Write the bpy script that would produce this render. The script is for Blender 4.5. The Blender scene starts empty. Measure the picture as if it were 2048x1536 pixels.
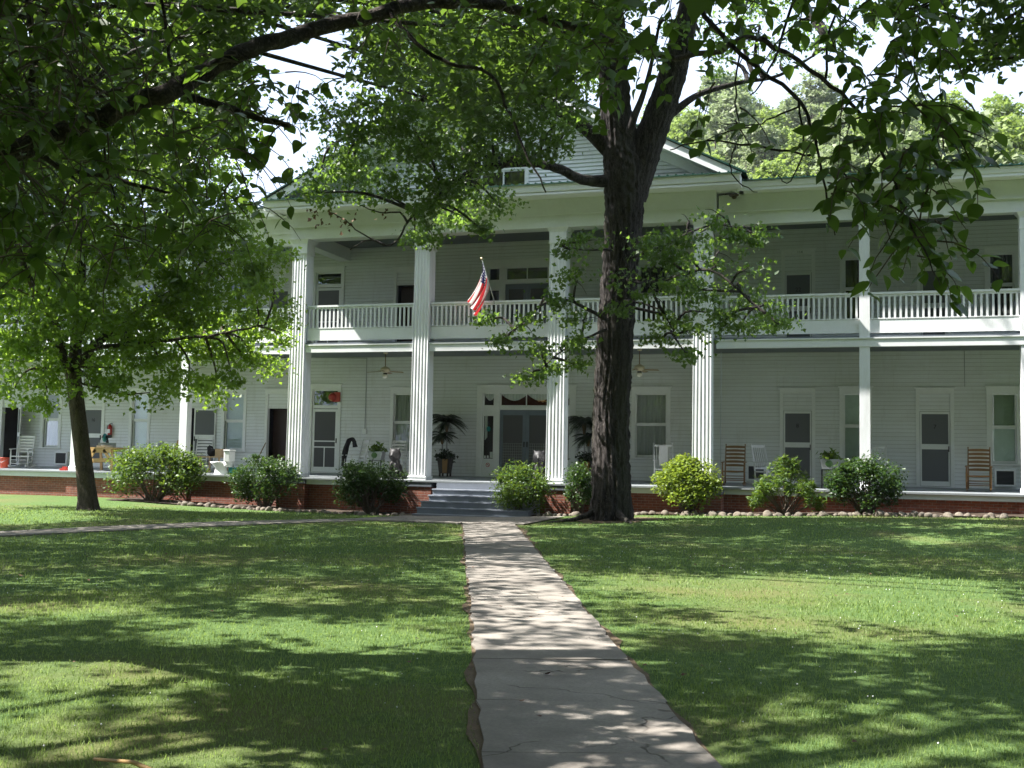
import bpy, bmesh, math, random
import numpy as np
from mathutils import Vector, Matrix, Quaternion

S = bpy.context.scene
COL = S.collection
rnd = random.Random(7)
R = np.random.RandomState(11)

# ------------------------------------------------------------------ camera
# world axes: X along the hotel front, Y into the hotel, Z up; metres
F_PX, PITCH, ROLL, YAW = 2178.66, .0674, .0180, .3036
CAM = np.array([0., -30., 1.56])
cp, sp, cy, sy, cr, sr = math.cos(PITCH), math.sin(PITCH), math.cos(YAW), math.sin(YAW), math.cos(ROLL), math.sin(ROLL)
_r = Vector((cy, sy, 0)); _u = Vector((sy*sp, -cy*sp, cp)); _f = Vector((-sy*cp, cy*cp, sp))
_r2 = _r*cr + _u*sr; _u2 = _u*cr - _r*sr
cam_d = bpy.data.cameras.new('camera'); cam = bpy.data.objects.new('camera', cam_d); COL.objects.link(cam)
cam.matrix_world = Matrix(((_r2.x, _u2.x, -_f.x, CAM[0]), (_r2.y, _u2.y, -_f.y, CAM[1]), (_r2.z, _u2.z, -_f.z, CAM[2]), (0, 0, 0, 1)))
cam_d.sensor_width = 36; cam_d.lens = 36*F_PX/2048; cam_d.clip_start = .1; cam_d.clip_end = 2000
S.camera = cam

# ------------------------------------------------------------------ light
SUN = Vector((-1, -.32, 1.35)).normalized()
sun_d = bpy.data.lights.new('sun', 'SUN'); sun_d.energy = 5.0; sun_d.angle = math.radians(.53); sun_d.color = (1, .97, .92)
sun = bpy.data.objects.new('sun', sun_d); COL.objects.link(sun)
sun.rotation_euler = (-SUN).to_track_quat('-Z', 'Y').to_euler(); sun.location = (-30, -30, 50)
W = bpy.data.worlds.new('World'); S.world = W; W.use_nodes = True
nt = W.node_tree; nt.nodes.clear()
sky = nt.nodes.new('ShaderNodeTexSky'); sky.sky_type = 'NISHITA'; sky.sun_disc = False
sky.sun_elevation = math.asin(SUN.z); sky.sun_rotation = math.atan2(SUN.x, SUN.y) % (2*math.pi)
sky.air_density = 1.0; sky.dust_density = 4.0; sky.ozone_density = 1.0; sky.altitude = 200
bg = nt.nodes.new('ShaderNodeBackground'); bg.inputs['Strength'].default_value = .1
wo = nt.nodes.new('ShaderNodeOutputWorld')
tc = nt.nodes.new('ShaderNodeTexCoord'); mp = nt.nodes.new('ShaderNodeMapping'); mp.inputs['Scale'].default_value = (1, 1, 2.6)
cn = nt.nodes.new('ShaderNodeTexNoise'); cn.inputs['Scale'].default_value = 1.7; cn.inputs['Detail'].default_value = 7; cn.inputs['Roughness'].default_value = .6
cr_ = nt.nodes.new('ShaderNodeValToRGB'); cr_.color_ramp.elements[0].position = .36; cr_.color_ramp.elements[0].color = (.35, .35, .35, 1); cr_.color_ramp.elements[1].position = .56; cr_.color_ramp.elements[1].color = (1, 1, 1, 1)
cm = nt.nodes.new('ShaderNodeMix'); cm.data_type = 'RGBA'; cm.inputs[7].default_value = (3.1, 3.75, 5.0, 1)     # thin bright summer cloud over the blue
nt.links.new(tc.outputs['Generated'], mp.inputs[0]); nt.links.new(mp.outputs[0], cn.inputs['Vector']); nt.links.new(cn.outputs['Fac'], cr_.inputs[0]); nt.links.new(cr_.outputs[0], cm.inputs[0]); nt.links.new(sky.outputs[0], cm.inputs[6])
nt.links.new(cm.outputs[2], bg.inputs[0]); nt.links.new(bg.outputs[0], wo.inputs[0])
S.view_settings.view_transform = 'Standard'; S.view_settings.look = 'None'
S.view_settings.exposure = 1.85; S.view_settings.gamma = 1
S.render.engine = 'CYCLES'
S.cycles.max_bounces = 8; S.cycles.diffuse_bounces = 4; S.cycles.transparent_max_bounces = 12
S.cycles.transmission_bounces = 4; S.cycles.use_denoising = True
S.cycles.sample_clamp_indirect = 6

# ------------------------------------------------------------------ where things are
def ray(px, py):
    x, y = px-1024, py-768
    x, y = cr*x+sr*y, -sr*x+cr*y
    a, u = x/F_PX, -y/F_PX
    d, z = cp-sp*u, sp+cp*u
    return np.array([cy*a-sy*d, sy*a+cy*d, z])
def at_y(px, py, Y):
    r = ray(px, py); return CAM + r*((Y-CAM[1])/r[1])
def at_z(px, py, Z):
    r = ray(px, py); return CAM + r*((Z-CAM[2])/r[2])
def at_d(px, py, d):
    r = ray(px, py); return CAM + r/np.linalg.norm(r)*d
def sm(x, a, b):
    t = np.clip((np.asarray(x, float)-a)/(b-a), 0, 1); return t*t*(3-2*t)
def ground(x, y):
    g = np.interp(x, [-30, -22, -17, -13, -9, -5.6, -3, 0, 4, 12], [.02, 0, -.13, -.15, -.08, .09, .16, .25, .32, .34])
    return g*sm(y, -9, -1.2) + .012*np.sin(np.asarray(x)*.7)*np.sin(np.asarray(y)*.6+1)

# ------------------------------------------------------------------ object helpers
def tag(o, label=None, cat=None, group=None, kind=None):
    if label: o['label'] = label
    if cat: o['category'] = cat
    if group: o['group'] = group
    if kind: o['kind'] = kind
    return o
def empty(name, loc=(0, 0, 0), rz=0, label=None, cat=None, group=None, sc=1):
    o = bpy.data.objects.new(name, None); COL.objects.link(o)
    o.location = tuple(float(c) for c in loc); o.rotation_euler = (0, 0, rz); o.empty_display_size = .1
    if sc != 1: o.scale = (sc, sc, sc)
    return tag(o, label, cat, group)
def dup(root, loc, rz=0, label=None, group=None, sc=None, name=None):
    r = root.copy(); COL.objects.link(r); r.location = tuple(float(c) for c in loc); r.rotation_euler = (0, 0, rz)
    if sc is not None: r.scale = sc if hasattr(sc, '__len__') else (sc, sc, sc)
    if label: r['label'] = label
    if group: r['group'] = group
    for ch in list(root.children):
        c = ch.copy(); COL.objects.link(c); c.parent = r
        for g in list(ch.children):
            d = g.copy(); COL.objects.link(d); d.parent = c
    return r
def np_mesh(name, V, Fq, m, parent=None, smooth=False):
    V = np.asarray(V, np.float32); Fq = np.asarray(Fq, np.int32)
    me = bpy.data.meshes.new(name); n, k = Fq.shape
    me.vertices.add(len(V)); me.vertices.foreach_set('co', V.ravel())
    me.loops.add(n*k); me.loops.foreach_set('vertex_index', Fq.ravel())
    me.polygons.add(n); me.polygons.foreach_set('loop_start', np.arange(0, n*k, k, dtype=np.int32))
    if smooth: me.polygons.foreach_set('use_smooth', np.ones(n, bool))
    me.update(calc_edges=True)
    me.materials.append(m)
    o = bpy.data.objects.new(name, me); COL.objects.link(o)
    if parent: o.parent = parent
    return o

class MB:
    def __init__(s): s.v = []; s.f = []
    def add(s, vs, fs):
        b = len(s.v); s.v += [tuple(float(c) for c in p) for p in vs]; s.f += [tuple(i+b for i in f) for f in fs]; return s
    def box(s, x0, x1, y0, y1, z0, z1):
        return s.add([(x0, y0, z0), (x1, y0, z0), (x1, y1, z0), (x0, y1, z0), (x0, y0, z1), (x1, y0, z1), (x1, y1, z1), (x0, y1, z1)],
                     [(0, 3, 2, 1), (4, 5, 6, 7), (0, 1, 5, 4), (1, 2, 6, 5), (2, 3, 7, 6), (3, 0, 4, 7)])
    def bar(s, a, b, w, h=None, up=(0, 0, 1)):
        a, b = Vector(a), Vector(b); d = (b-a).normalized(); h = h or w
        u = Vector(up)
        if abs(d.dot(u)) > .98: u = Vector((0, 1, 0))
        sd = d.cross(u).normalized()*(w/2); u = sd.normalized().cross(d)*(h/2)
        q = []
        for p in (a, b): q += [p-sd-u, p+sd-u, p+sd+u, p-sd+u]
        return s.add(q, [(0, 3, 2, 1), (4, 5, 6, 7), (0, 1, 5, 4), (1, 2, 6, 5), (2, 3, 7, 6), (3, 0, 4, 7)])
    def tube(s, pts, rad, n=8, caps=True):
        pts = [Vector(p) for p in pts]; N = len(pts)
        if not hasattr(rad, '__len__'): rad = [rad]*N
        prev = None; V = []
        for i, p in enumerate(pts):
            d = (pts[min(i+1, N-1)]-pts[max(i-1, 0)]).normalized()
            if prev is None:
                x = d.orthogonal().normalized()
            else:
                x = (prev-d*prev.dot(d)).normalized()
            prev = x; y = d.cross(x)
            for k in range(n):
                a = 2*math.pi*k/n; V.append(p+(x*math.cos(a)+y*math.sin(a))*rad[i])
        Fs = []
        for i in range(N-1):
            for k in range(n):
                k2 = (k+1) % n; Fs.append((i*n+k, i*n+k2, (i+1)*n+k2, (i+1)*n+k))
        if caps: Fs += [tuple(range(n-1, -1, -1)), tuple((N-1)*n+k for k in range(n))]
        return s.add(V, Fs)
    def lathe(s, prof, c=(0, 0, 0), n=16, caps=True):
        V = []; Fs = []; N = len(prof)
        for r, z in prof:
            for k in range(n):
                a = 2*math.pi*k/n; V.append((c[0]+r*math.cos(a), c[1]+r*math.sin(a), c[2]+z))
        for i in range(N-1):
            for k in range(n):
                k2 = (k+1) % n; Fs.append((i*n+k, i*n+k2, (i+1)*n+k2, (i+1)*n+k))
        if caps: Fs += [tuple(range(n-1, -1, -1)), tuple((N-1)*n+k for k in range(n))]
        return s.add(V, Fs)
    def ball(s, c, r, n=10, m=7):
        r = r if hasattr(r, '__len__') else (r, r, r)
        V = [(c[0], c[1], c[2]-r[2])]; Fs = []
        for i in range(1, m):
            t = math.pi*i/m
            for k in range(n):
                a = 2*math.pi*k/n
                V.append((c[0]+r[0]*math.sin(t)*math.cos(a), c[1]+r[1]*math.sin(t)*math.sin(a), c[2]-r[2]*math.cos(t)))
        V.append((c[0], c[1], c[2]+r[2])); L = len(V)-1
        for k in range(n):
            k2 = (k+1) % n; Fs.append((0, 1+k2, 1+k)); Fs.append((L, L-n+k, L-n+k2))
            for i in range(m-2): Fs.append((1+i*n+k, 1+i*n+k2, 1+(i+1)*n+k2, 1+(i+1)*n+k))
        return s.add(V, Fs)
    def prism(s, poly, axis, a, b):
        n = len(poly); V = []
        for t in (a, b):
            for p, q in poly: V.append({'x': (t, p, q), 'y': (p, t, q), 'z': (p, q, t)}[axis])
        Fs = [tuple(range(n)), tuple(range(2*n-1, n-1, -1))]+[(i, i+n, (i+1) % n+n, (i+1) % n) for i in range(n)]
        return s.add(V, Fs)
    def build(s, name, m, parent=None, smooth=False, bevel=0):
        me = bpy.data.meshes.new(name); me.from_pydata(s.v, [], s.f)
        bm = bmesh.new(); bm.from_mesh(me); bmesh.ops.recalc_face_normals(bm, faces=bm.faces)
        if bevel: bmesh.ops.bevel(bm, geom=list(bm.edges), offset=bevel, segments=1, affect='EDGES', clamp_overlap=True)
        bm.to_mesh(me); bm.free()
        if smooth: me.polygons.foreach_set('use_smooth', np.ones(len(me.polygons), bool))
        me.materials.append(m); me.update()
        o = bpy.data.objects.new(name, me); COL.objects.link(o)
        if parent: o.parent = parent
        return o

# ------------------------------------------------------------------ materials
class NT:
    def __init__(s, name):
        s.m = bpy.data.materials.new(name); s.m.use_nodes = True; s.t = s.m.node_tree; s.t.nodes.clear()
        s.out = s.t.nodes.new('ShaderNodeOutputMaterial')
    def n(s, typ, _p=None, **kw):
        x = s.t.nodes.new('ShaderNode'+typ)
        for k, v in (_p or {}).items(): setattr(x, k, v)
        for k, v in kw.items():
            k2 = int(k[1:]) if k[0] == '_' and k[1:].isdigit() else k.replace('_', ' ')
            if hasattr(v, 'is_linked') or hasattr(v, 'links'): s.t.links.new(v, x.inputs[k2])
            else: x.inputs[k2].default_value = v
        return x
    def noise(s, scale, detail=4, rough=.6, vec=None):
        k = dict(Scale=scale, Detail=detail, Roughness=rough)
        if vec is not None: k['Vector'] = vec
        return s.n('TexNoise', **k).outputs['Fac']
    def ramp(s, fac, stops):
        x = s.n('ValToRGB', Fac=fac); e = x.color_ramp.elements
        while len(e) < len(stops): e.new(.5)
        for i, (p, c) in enumerate(stops):
            e[i].position = p; e[i].color = (*c, 1) if len(c) == 3 else c
        return x.outputs[0]
    def mix(s, fac, a, b, mode='MIX'):
        x = s.t.nodes.new('ShaderNodeMix'); x.data_type = 'RGBA'; x.blend_type = mode
        for i, v in ((0, fac), (6, a), (7, b)):
            if hasattr(v, 'is_linked'): s.t.links.new(v, x.inputs[i])
            else: x.inputs[i].default_value = (*v, 1) if hasattr(v, '__len__') and len(v) == 3 else v
        return x.outputs[2]
    def math(s, op, a, b=0.):
        x = s.t.nodes.new('ShaderNodeMath'); x.operation = op
        for i, v in ((0, a), (1, b)):
            if hasattr(v, 'is_linked'): s.t.links.new(v, x.inputs[i])
            else: x.inputs[i].default_value = v
        return x.outputs[0]
    def obj(s, scale=(1, 1, 1)):
        return s.n('Mapping', Vector=s.n('TexCoord').outputs['Object'], Scale=scale).outputs[0]
    def bump(s, h, strength=.5, dist=.02):
        return s.n('Bump', Height=h, Strength=strength, Distance=dist).outputs[0]
    def fin(s, sh):
        s.t.links.new(sh, s.out.inputs['Surface']); return s.m
    def pbr(s, col, rough=.6, nrm=None, metal=0, spec=.4):
        k = dict(Base_Color=(*col, 1) if hasattr(col, '__len__') and len(col) == 3 else col, Roughness=rough, Metallic=metal)
        k['Specular_IOR_Level'] = spec
        if nrm is not None: k['Normal'] = nrm
        return s.fin(s.n('BsdfPrincipled', **k).outputs[0])

def paint(name, c, rough=.5, var=.12, scale=3, dirt=(.45, .42, .36), dirt_amt=.25, bump=.15, stretch=(1, 1, 1), metal=0, spec=.4):
    t = NT(name); o = t.obj(stretch)
    n1 = t.noise(scale, 6, .65, o); n2 = t.noise(scale*9, 3, .6, o)
    f = t.math('MULTIPLY', t.ramp(n1, [(.45, (0, 0, 0)), (.75, (1, 1, 1))]), dirt_amt)
    c1 = t.mix(n2, tuple(x*(1-var) for x in c), tuple(min(1, x*(1+var*.4)) for x in c))
    c2 = t.mix(f, c1, tuple(a*b for a, b in zip(c, dirt)))
    return t.pbr(c2, rough, t.bump(n2, bump, .004), metal, spec)
M = {}
M['white'] = paint('white_paint', (.79, .80, .81), .5, .06, 1.3, (.7, .68, .6), .3)
M['column'] = paint('column_paint', (.82, .83, .84), .45, .07, 3, (.62, .61, .56), .45, stretch=(1.5, 1.5, .25))
def mk_siding():
    t = NT('siding_paint'); o = t.n('TexCoord').outputs['Object']; z = t.n('SeparateXYZ', Vector=o).outputs[2]
    n1 = t.noise(.8, 6, .65, t.obj((.5, 1, 1.5))); n2 = t.noise(9, 4, .7, t.obj((.25, 1, 1))); n3 = t.noise(2.2, 5, .7, t.obj((2.5, 1, .35)))
    c = t.mix(n2, (.72, .74, .77), (.81, .83, .86))
    c = t.mix(t.math('MULTIPLY', t.ramp(n1, [(.42, (0, 0, 0)), (.72, (1, 1, 1))]), .5), c, (.55, .545, .50))
    c = t.mix(t.math('MULTIPLY', t.ramp(n3, [(.55, (0, 0, 0)), (.75, (1, 1, 1))]), .35), c, (.46, .45, .40))
    row = t.math('FRACT', t.math('DIVIDE', t.math('SUBTRACT', z, .90), .112))          # lap shadow of every board, painted in as a dark line
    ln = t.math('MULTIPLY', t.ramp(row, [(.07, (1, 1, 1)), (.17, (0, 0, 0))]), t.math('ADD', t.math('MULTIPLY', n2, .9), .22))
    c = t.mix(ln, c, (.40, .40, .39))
    return t.pbr(c, .55, t.bump(n2, .2, .004))
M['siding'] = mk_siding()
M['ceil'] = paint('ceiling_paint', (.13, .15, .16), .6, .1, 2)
M['trimgrey'] = paint('grey_deck_paint', (.15, .165, .19), .45, .15, 3, (.5, .5, .5), .5)
M['deck'] = paint('porch_boards', (.24, .26, .27), .5, .18, 4, (.6, .6, .6), .4, stretch=(9, .4, 1))
M['fascia'] = paint('fascia_paint', (.58, .62, .60), .5, .1, 2, (.6, .58, .5), .5, stretch=(.4, 1, 1))
M['steps'] = paint('step_paint', (.20, .22, .26), .45, .15, 2.5, (.6, .6, .6), .4)
M['screen'] = paint('screen_mesh', (.13, .135, .145), .7, .08, 60, (.8, .8, .8), .2)
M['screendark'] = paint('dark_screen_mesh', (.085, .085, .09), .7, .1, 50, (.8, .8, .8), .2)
M['bluedoor'] = paint('blue_grey_door', (.15, .18, .23), .4, .1, 3)
M['reddoor'] = paint('dark_red_door', (.035, .012, .012), .5, .2, 3)
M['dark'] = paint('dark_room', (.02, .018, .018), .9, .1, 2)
M['redroom'] = paint('red_brown_room', (.10, .03, .022), .8, .1, 2)
M['black'] = paint('black_iron', (.012, .012, .013), .4, .2, 5)
M['blackcloth'] = paint('black_cloth', (.012, .012, .015), .85, .3, 12, bump=.4)
M['bronze'] = paint('black_statue', (.010, .009, .010), .55, .3, 9, (.7, .7, .7), .4, bump=.5)
M['greenroof'] = paint('green_metal', (.010, .050, .036), .4, .15, 3)
M['brownwood'] = paint('brown_wood', (.20, .105, .035), .38, .3, 3, (.5, .4, .3), .4, stretch=(6, 6, 1))
M['whitewood'] = paint('white_chair_paint', (.68, .68, .68), .45, .08, 5, (.6, .55, .5), .3)
M['pine'] = paint('raw_lumber', (.52, .33, .13), .6, .25, 4, (.6, .5, .4), .5, stretch=(1, 6, 6))
M['grey'] = paint('grey_metal', (.35, .36, .37), .4, .1, 6, metal=.3)
M['galv'] = paint('galvanised_metal', (.34, .36, .37), .4, .2, 8, metal=.6)
M['fanblade'] = paint('fan_blade_wood', (.36, .27, .16), .45, .2, 5)
M['cream'] = paint('cream_enamel', (.66, .58, .42), .4, .08, 4)
M['porcelain'] = paint('porcelain', (.86, .86, .85), .12, .03, 2, (.8, .8, .8), .1, bump=0)
M['orange'] = paint('orange_plastic', (.62, .07, .02), .4, .08, 3)
M['redpaint'] = paint('red_enamel', (.42, .03, .02), .35, .1, 5)
M['teal'] = paint('teal_plastic', (.02, .22, .24), .45, .1, 4)
M['card'] = paint('cardboard', (.42, .30, .18), .8, .12, 4)
M['potbrown'] = paint('planter_wood', (.26, .14, .035), .5, .25, 4, stretch=(8, 8, 1))
M['potdark'] = paint('planter_frame', (.03, .022, .02), .5, .2, 4)
M['bulb'] = paint('frosted_glass', (.8, .78, .7), .25, .03, 3)
M['gold'] = paint('gold_ball', (.6, .5, .32), .3, .1, 6, metal=.5)
M['soil'] = paint('bed_soil', (.055, .036, .022), .95, .5, 3, (.5, .5, .45), .6, bump=.9)
M['ink'] = paint('black_number', (.01, .01, .01), .5, .1, 3)
M['redink'] = paint('red_print', (.5, .03, .03), .5, .1, 3)
M['cactus'] = paint('succulent', (.05, .12, .03), .5, .3, 12)

def mk_curtain(name, c, lace=.0):
    t = NT(name); o = t.obj()
    n = t.noise(28, 5, .8, o)
    w = t.n('TexWave', {'wave_type': 'BANDS', 'bands_direction': 'X'}, Vector=o, Scale=3.2, Distortion=2.5, Detail=2).outputs['Fac']
    a = t.mix(t.math('MULTIPLY', n, lace), c, tuple(x*.35 for x in c))
    a = t.mix(t.math('MULTIPLY', w, .3), a, tuple(x*.5 for x in c))
    return t.pbr(a, .9)
M['curtain'] = mk_curtain('white_curtain', (.82, .84, .83), 0)
M['lace'] = mk_curtain('lace_curtain', (.85, .87, .88), .8)
M['shade'] = paint('window_shade', (.72, .80, .77), .8, .05, 1.5, (.6, .65, .6), .5)
M['darkcurtain'] = mk_curtain('dark_curtain', (.07, .075, .07), .4)

def mk_glass():
    t = NT('window_glass'); fr = t.n('Fresnel', IOR=1.5).outputs[0]
    f = t.math('ADD', t.math('MULTIPLY', fr, 1.1), .03)
    g = t.n('BsdfGlossy', Roughness=.02, Color=(.9, .95, 1, 1), Normal=t.bump(t.noise(1.2, 1, .5, t.obj()), .06, .05)).outputs[0]
    tr = t.n('BsdfTransparent', Color=(.86, .9, .88, 1)).outputs[0]
    return t.fin(t.n('MixShader', _0=f, _1=tr, _2=g).outputs[0])
M['glass'] = mk_glass()

def mk_brick():
    t = NT('red_brick'); o = t.n('TexCoord').outputs['Object']
    s = t.n('SeparateXYZ', Vector=o)
    v = t.n('CombineXYZ', X=t.math('ADD', s.outputs[0], s.outputs[1]), Y=s.outputs[2]).outputs[0]
    b = t.n('TexBrick', Vector=v, Scale=1, Color1=(.33, .10, .055, 1), Color2=(.21, .06, .038, 1), Mortar=(.34, .26, .21, 1), Mortar_Size=.007, Mortar_Smooth=.25, Bias=-.1, Brick_Width=.21, Row_Height=.073)
    n = t.noise(9, 6, .7, o); n2 = t.noise(1.1, 4, .6, o)
    c = t.mix(t.ramp(n, [(.35, (0, 0, 0)), (.7, (.55, .55, .55))]), b.outputs['Color'], (.10, .035, .025))
    c = t.mix(t.ramp(n2, [(.5, (0, 0, 0)), (.8, (.6, .6, .6))]), c, (.06, .035, .025))
    h = t.math('SUBTRACT', t.math('MULTIPLY', n, .3), b.outputs['Fac'])
    return t.pbr(c, .85, t.bump(h, .8, .012))
M['brick'] = mk_brick()

def mk_concrete():
    t = NT('path_concrete'); o = t.n('TexCoord').outputs['Object']
    n1 = t.noise(.9, 5, .65, o); n2 = t.noise(45, 4, .7, o); n3 = t.noise(4, 5, .7, o)
    c = t.ramp(n1, [(.3, (.155, .138, .118)), (.5, (.25, .226, .195)), (.7, (.33, .30, .262))])
    c = t.mix(t.ramp(n2, [(.35, (.5, .5, .5)), (.62, (0, 0, 0))]), c, (.16, .135, .12))
    c = t.mix(t.ramp(n3, [(.55, (0, 0, 0)), (.75, (.6, .6, .6))]), c, (.14, .13, .115))
    dv = t.n('VectorMath', {'operation': 'ADD'}, _0=o, _1=t.n('TexNoise', Vector=o, Scale=1.7, Detail=4).outputs['Color']).outputs[0]
    e = t.n('TexVoronoi', {'feature': 'DISTANCE_TO_EDGE'}, Vector=dv, Scale=.55).outputs['Distance']
    e2 = t.n('TexVoronoi', {'feature': 'DISTANCE_TO_EDGE'}, Vector=dv, Scale=2.2).outputs['Distance']
    yy = t.n('SeparateXYZ', Vector=o).outputs[1]
    far = t.ramp(t.math('MULTIPLY', t.math('ADD', yy, 17), .1), [(.2, (0, 0, 0)), (.6, (1, 1, 1))])
    ck = t.math('MULTIPLY', t.ramp(e, [(.002, (1, 1, 1)), (.008, (0, 0, 0))]), t.ramp(t.noise(3, 3, .6, o), [(.4, (0, 0, 0)), (.55, (1, 1, 1))]))
    ck2 = t.math('MULTIPLY', t.ramp(e2, [(.004, (1, 1, 1)), (.016, (0, 0, 0))]), far)
    ck = t.math('MAXIMUM', ck, ck2)
    c = t.mix(t.math('MULTIPLY', ck, .75), c, (.05, .042, .03))
    h = t.math('SUBTRACT', t.math('MULTIPLY', n2, .35), ck)
    return t.pbr(c, .9, t.bump(h, .6, .01), 0, .25)
M['concrete'] = mk_concrete()

def mk_lawn():
    t = NT('lawn_turf'); o = t.n('TexCoord').outputs['Object']
    a = t.noise(.35, 5, .6, o); b = t.noise(14, 5, .75, o); c3 = t.noise(90, 3, .7, o)
    c = t.ramp(b, [(.25, (.05, .09, .026)), (.5, (.115, .19, .06)), (.75, (.18, .25, .085))])
    c = t.mix(t.ramp(a, [(.48, (0, 0, 0)), (.66, (.7, .7, .7))]), c, (.20, .185, .075))
    c = t.mix(t.math('MULTIPLY', c3, .4), c, (.03, .045, .012))
    return t.pbr(c, .9, t.bump(t.math('ADD', b, c3), .8, .03), 0, .1)
M['lawn'] = mk_lawn()
M['dirt'] = paint('bare_dirt', (.12, .085, .05), .95, .4, 6, (.5, .45, .35), .6, bump=.7)

def leafmat(name, cols, trans, tf=.48, rough=.42, spec=.35):
    t = NT(name); rp = t.n('NewGeometry').outputs['Random Per Island']
    c = t.ramp(rp, [(i/(len(cols)-1), x) for i, x in enumerate(cols)])
    o = t.n('TexCoord').outputs['Object']
    big = t.noise(.6, 3, .5, o)
    c = t.mix(t.math('MULTIPLY', big, .35), c, cols[0])
    tc = t.mix(rp, tuple(x*.8 for x in trans), tuple(min(1, x*1.2) for x in trans))
    p = t.n('BsdfPrincipled', Base_Color=c, Roughness=rough, Specular_IOR_Level=spec).outputs[0]
    tr = t.n('BsdfTranslucent', Color=tc).outputs[0]
    return t.fin(t.n('MixShader', _0=tf, _1=p, _2=tr).outputs[0])
M['leaf'] = leafmat('maple_leaves', [(.032, .07, .015), (.055, .108, .022), (.10, .165, .033)], (.34, .52, .05))
M['leaf2'] = leafmat('old_maple_leaves', [(.026, .055, .018), (.042, .085, .025), (.075, .13, .034)], (.22, .36, .05))
M['leafb'] = leafmat('tree_leaves', [(.020, .042, .014), (.034, .066, .02), (.058, .10, .028)], (.15, .25, .03), .4)
M['bigleaf'] = leafmat('broad_leaves', [(.020, .044, .014), (.034, .066, .02), (.068, .112, .03)], (.17, .30, .027), .36, .38)
M['bush1'] = leafmat('bush_leaves', [(.035, .075, .014), (.06, .12, .02), (.10, .17, .03)], (.20, .30, .03), .36, .45, .28)
M['bush2'] = leafmat('dark_bush_leaves', [(.018, .045, .012), (.03, .07, .016), (.05, .10, .024)], (.10, .18, .025), .3, .42, .3)
M['bush3'] = leafmat('golden_bush_leaves', [(.09, .14, .02), (.14, .20, .028), (.20, .26, .045)], (.34, .44, .04), .4, .45, .25)
M['palm'] = leafmat('palm_fronds', [(.012, .022, .012), (.02, .034, .018), (.03, .045, .024)], (.05, .08, .03), .2, .45)
M['hillleaf'] = leafmat('hill_leaves', [(.12, .165, .05), (.175, .23, .065), (.23, .30, .085)], (.34, .46, .09), .35, .6)
M['hillleaf2'] = leafmat('hill_leaves_pale', [(.15, .18, .10), (.20, .235, .125), (.26, .29, .16)], (.3, .38, .16), .35, .6)
M['blade'] = leafmat('grass_blades', [(.10, .165, .046), (.185, .268, .076), (.30, .365, .13)], (.35, .48, .11), .38, .5, .3)

def mk_bark(name, c0, c1, sc=9, st=.18, bump=1.):
    t = NT(name); o = t.obj((1, 1, st))
    n = t.noise(sc, 8, .7, o); n2 = t.noise(1.6, 4, .6, o); v = t.n('TexVoronoi', {'feature': 'DISTANCE_TO_EDGE'}, Vector=t.n('VectorMath', {'operation': 'ADD'}, _0=o, _1=t.n('TexNoise', Vector=o, Scale=6).outputs['Color']).outputs[0], Scale=sc*1.3).outputs['Distance']
    h = t.math('ADD', n, t.math('MULTIPLY', v, .8))
    c = t.ramp(h, [(.4, c0), (.85, c1)])
    c = t.mix(t.ramp(n2, [(.52, (0, 0, 0)), (.72, (.5, .5, .5))]), c, (c1[0]*.6, c1[1]*.75, c1[2]*.4))
    return t.pbr(c, .9, t.bump(h, bump, .03), 0, .2)
M['bark'] = mk_bark('dark_bark', (.006, .005, .005), (.088, .076, .071), 10, .16, 1.)
M['bark2'] = mk_bark('smooth_bark', (.03, .024, .018), (.12, .095, .07), 12, .3, .6)
M['lichen'] = mk_bark('limb_bark', (.014, .011, .010), (.10, .082, .07), 7, 1, .7)
M['twig'] = paint('twigs', (.10, .075, .055), .8, .3, 10)
M['deadleaf'] = paint('brown_leaves', (.12, .06, .035), .8, .3, 8)
M['rock'] = None
def mk_rock():
    t = NT('bed_rock'); o = t.n('TexCoord').outputs['Object']; r = t.n('ObjectInfo').outputs['Random']
    n = t.noise(12, 7, .7, o)
    c = t.ramp(n, [(.3, (.06, .05, .04)), (.55, (.17, .145, .115)), (.8, (.32, .29, .24))])
    c = t.mix(t.math('MULTIPLY', r, .6), c, (.15, .12, .09))
    return t.pbr(c, .9, t.bump(n, .7, .02))
M['rock'] = mk_rock()
# ================================================================== the setting
def mk_ground():
    xs = np.unique(np.concatenate([np.linspace(-500, -60, 12), np.linspace(-60, -34, 14), np.arange(-34, 14, .45), np.linspace(14, 60, 16), np.linspace(60, 500, 10)]))
    ys = np.unique(np.concatenate([np.linspace(-500, -60, 10), np.linspace(-60, -34, 10), np.arange(-34, 4, .45), np.linspace(4, 30, 10), np.linspace(30, 500, 10)]))
    X, Y = np.meshgrid(xs, ys); Z = ground(X, Y)
    Z = np.where(Y > .4, np.minimum(Z, ground(X, 0*Y)), Z)-.004
    V = np.stack([X, Y, Z], -1).reshape(-1, 3); n = len(xs); m = len(ys)
    i = np.arange(m-1)[:, None]*n+np.arange(n-1)[None, :]
    Fq = np.stack([i, i+1, i+n+1, i+n], -1).reshape(-1, 4)
    return tag(np_mesh('lawn_ground', V, Fq, M['lawn'], smooth=True), kind='structure')
mk_ground()

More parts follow.
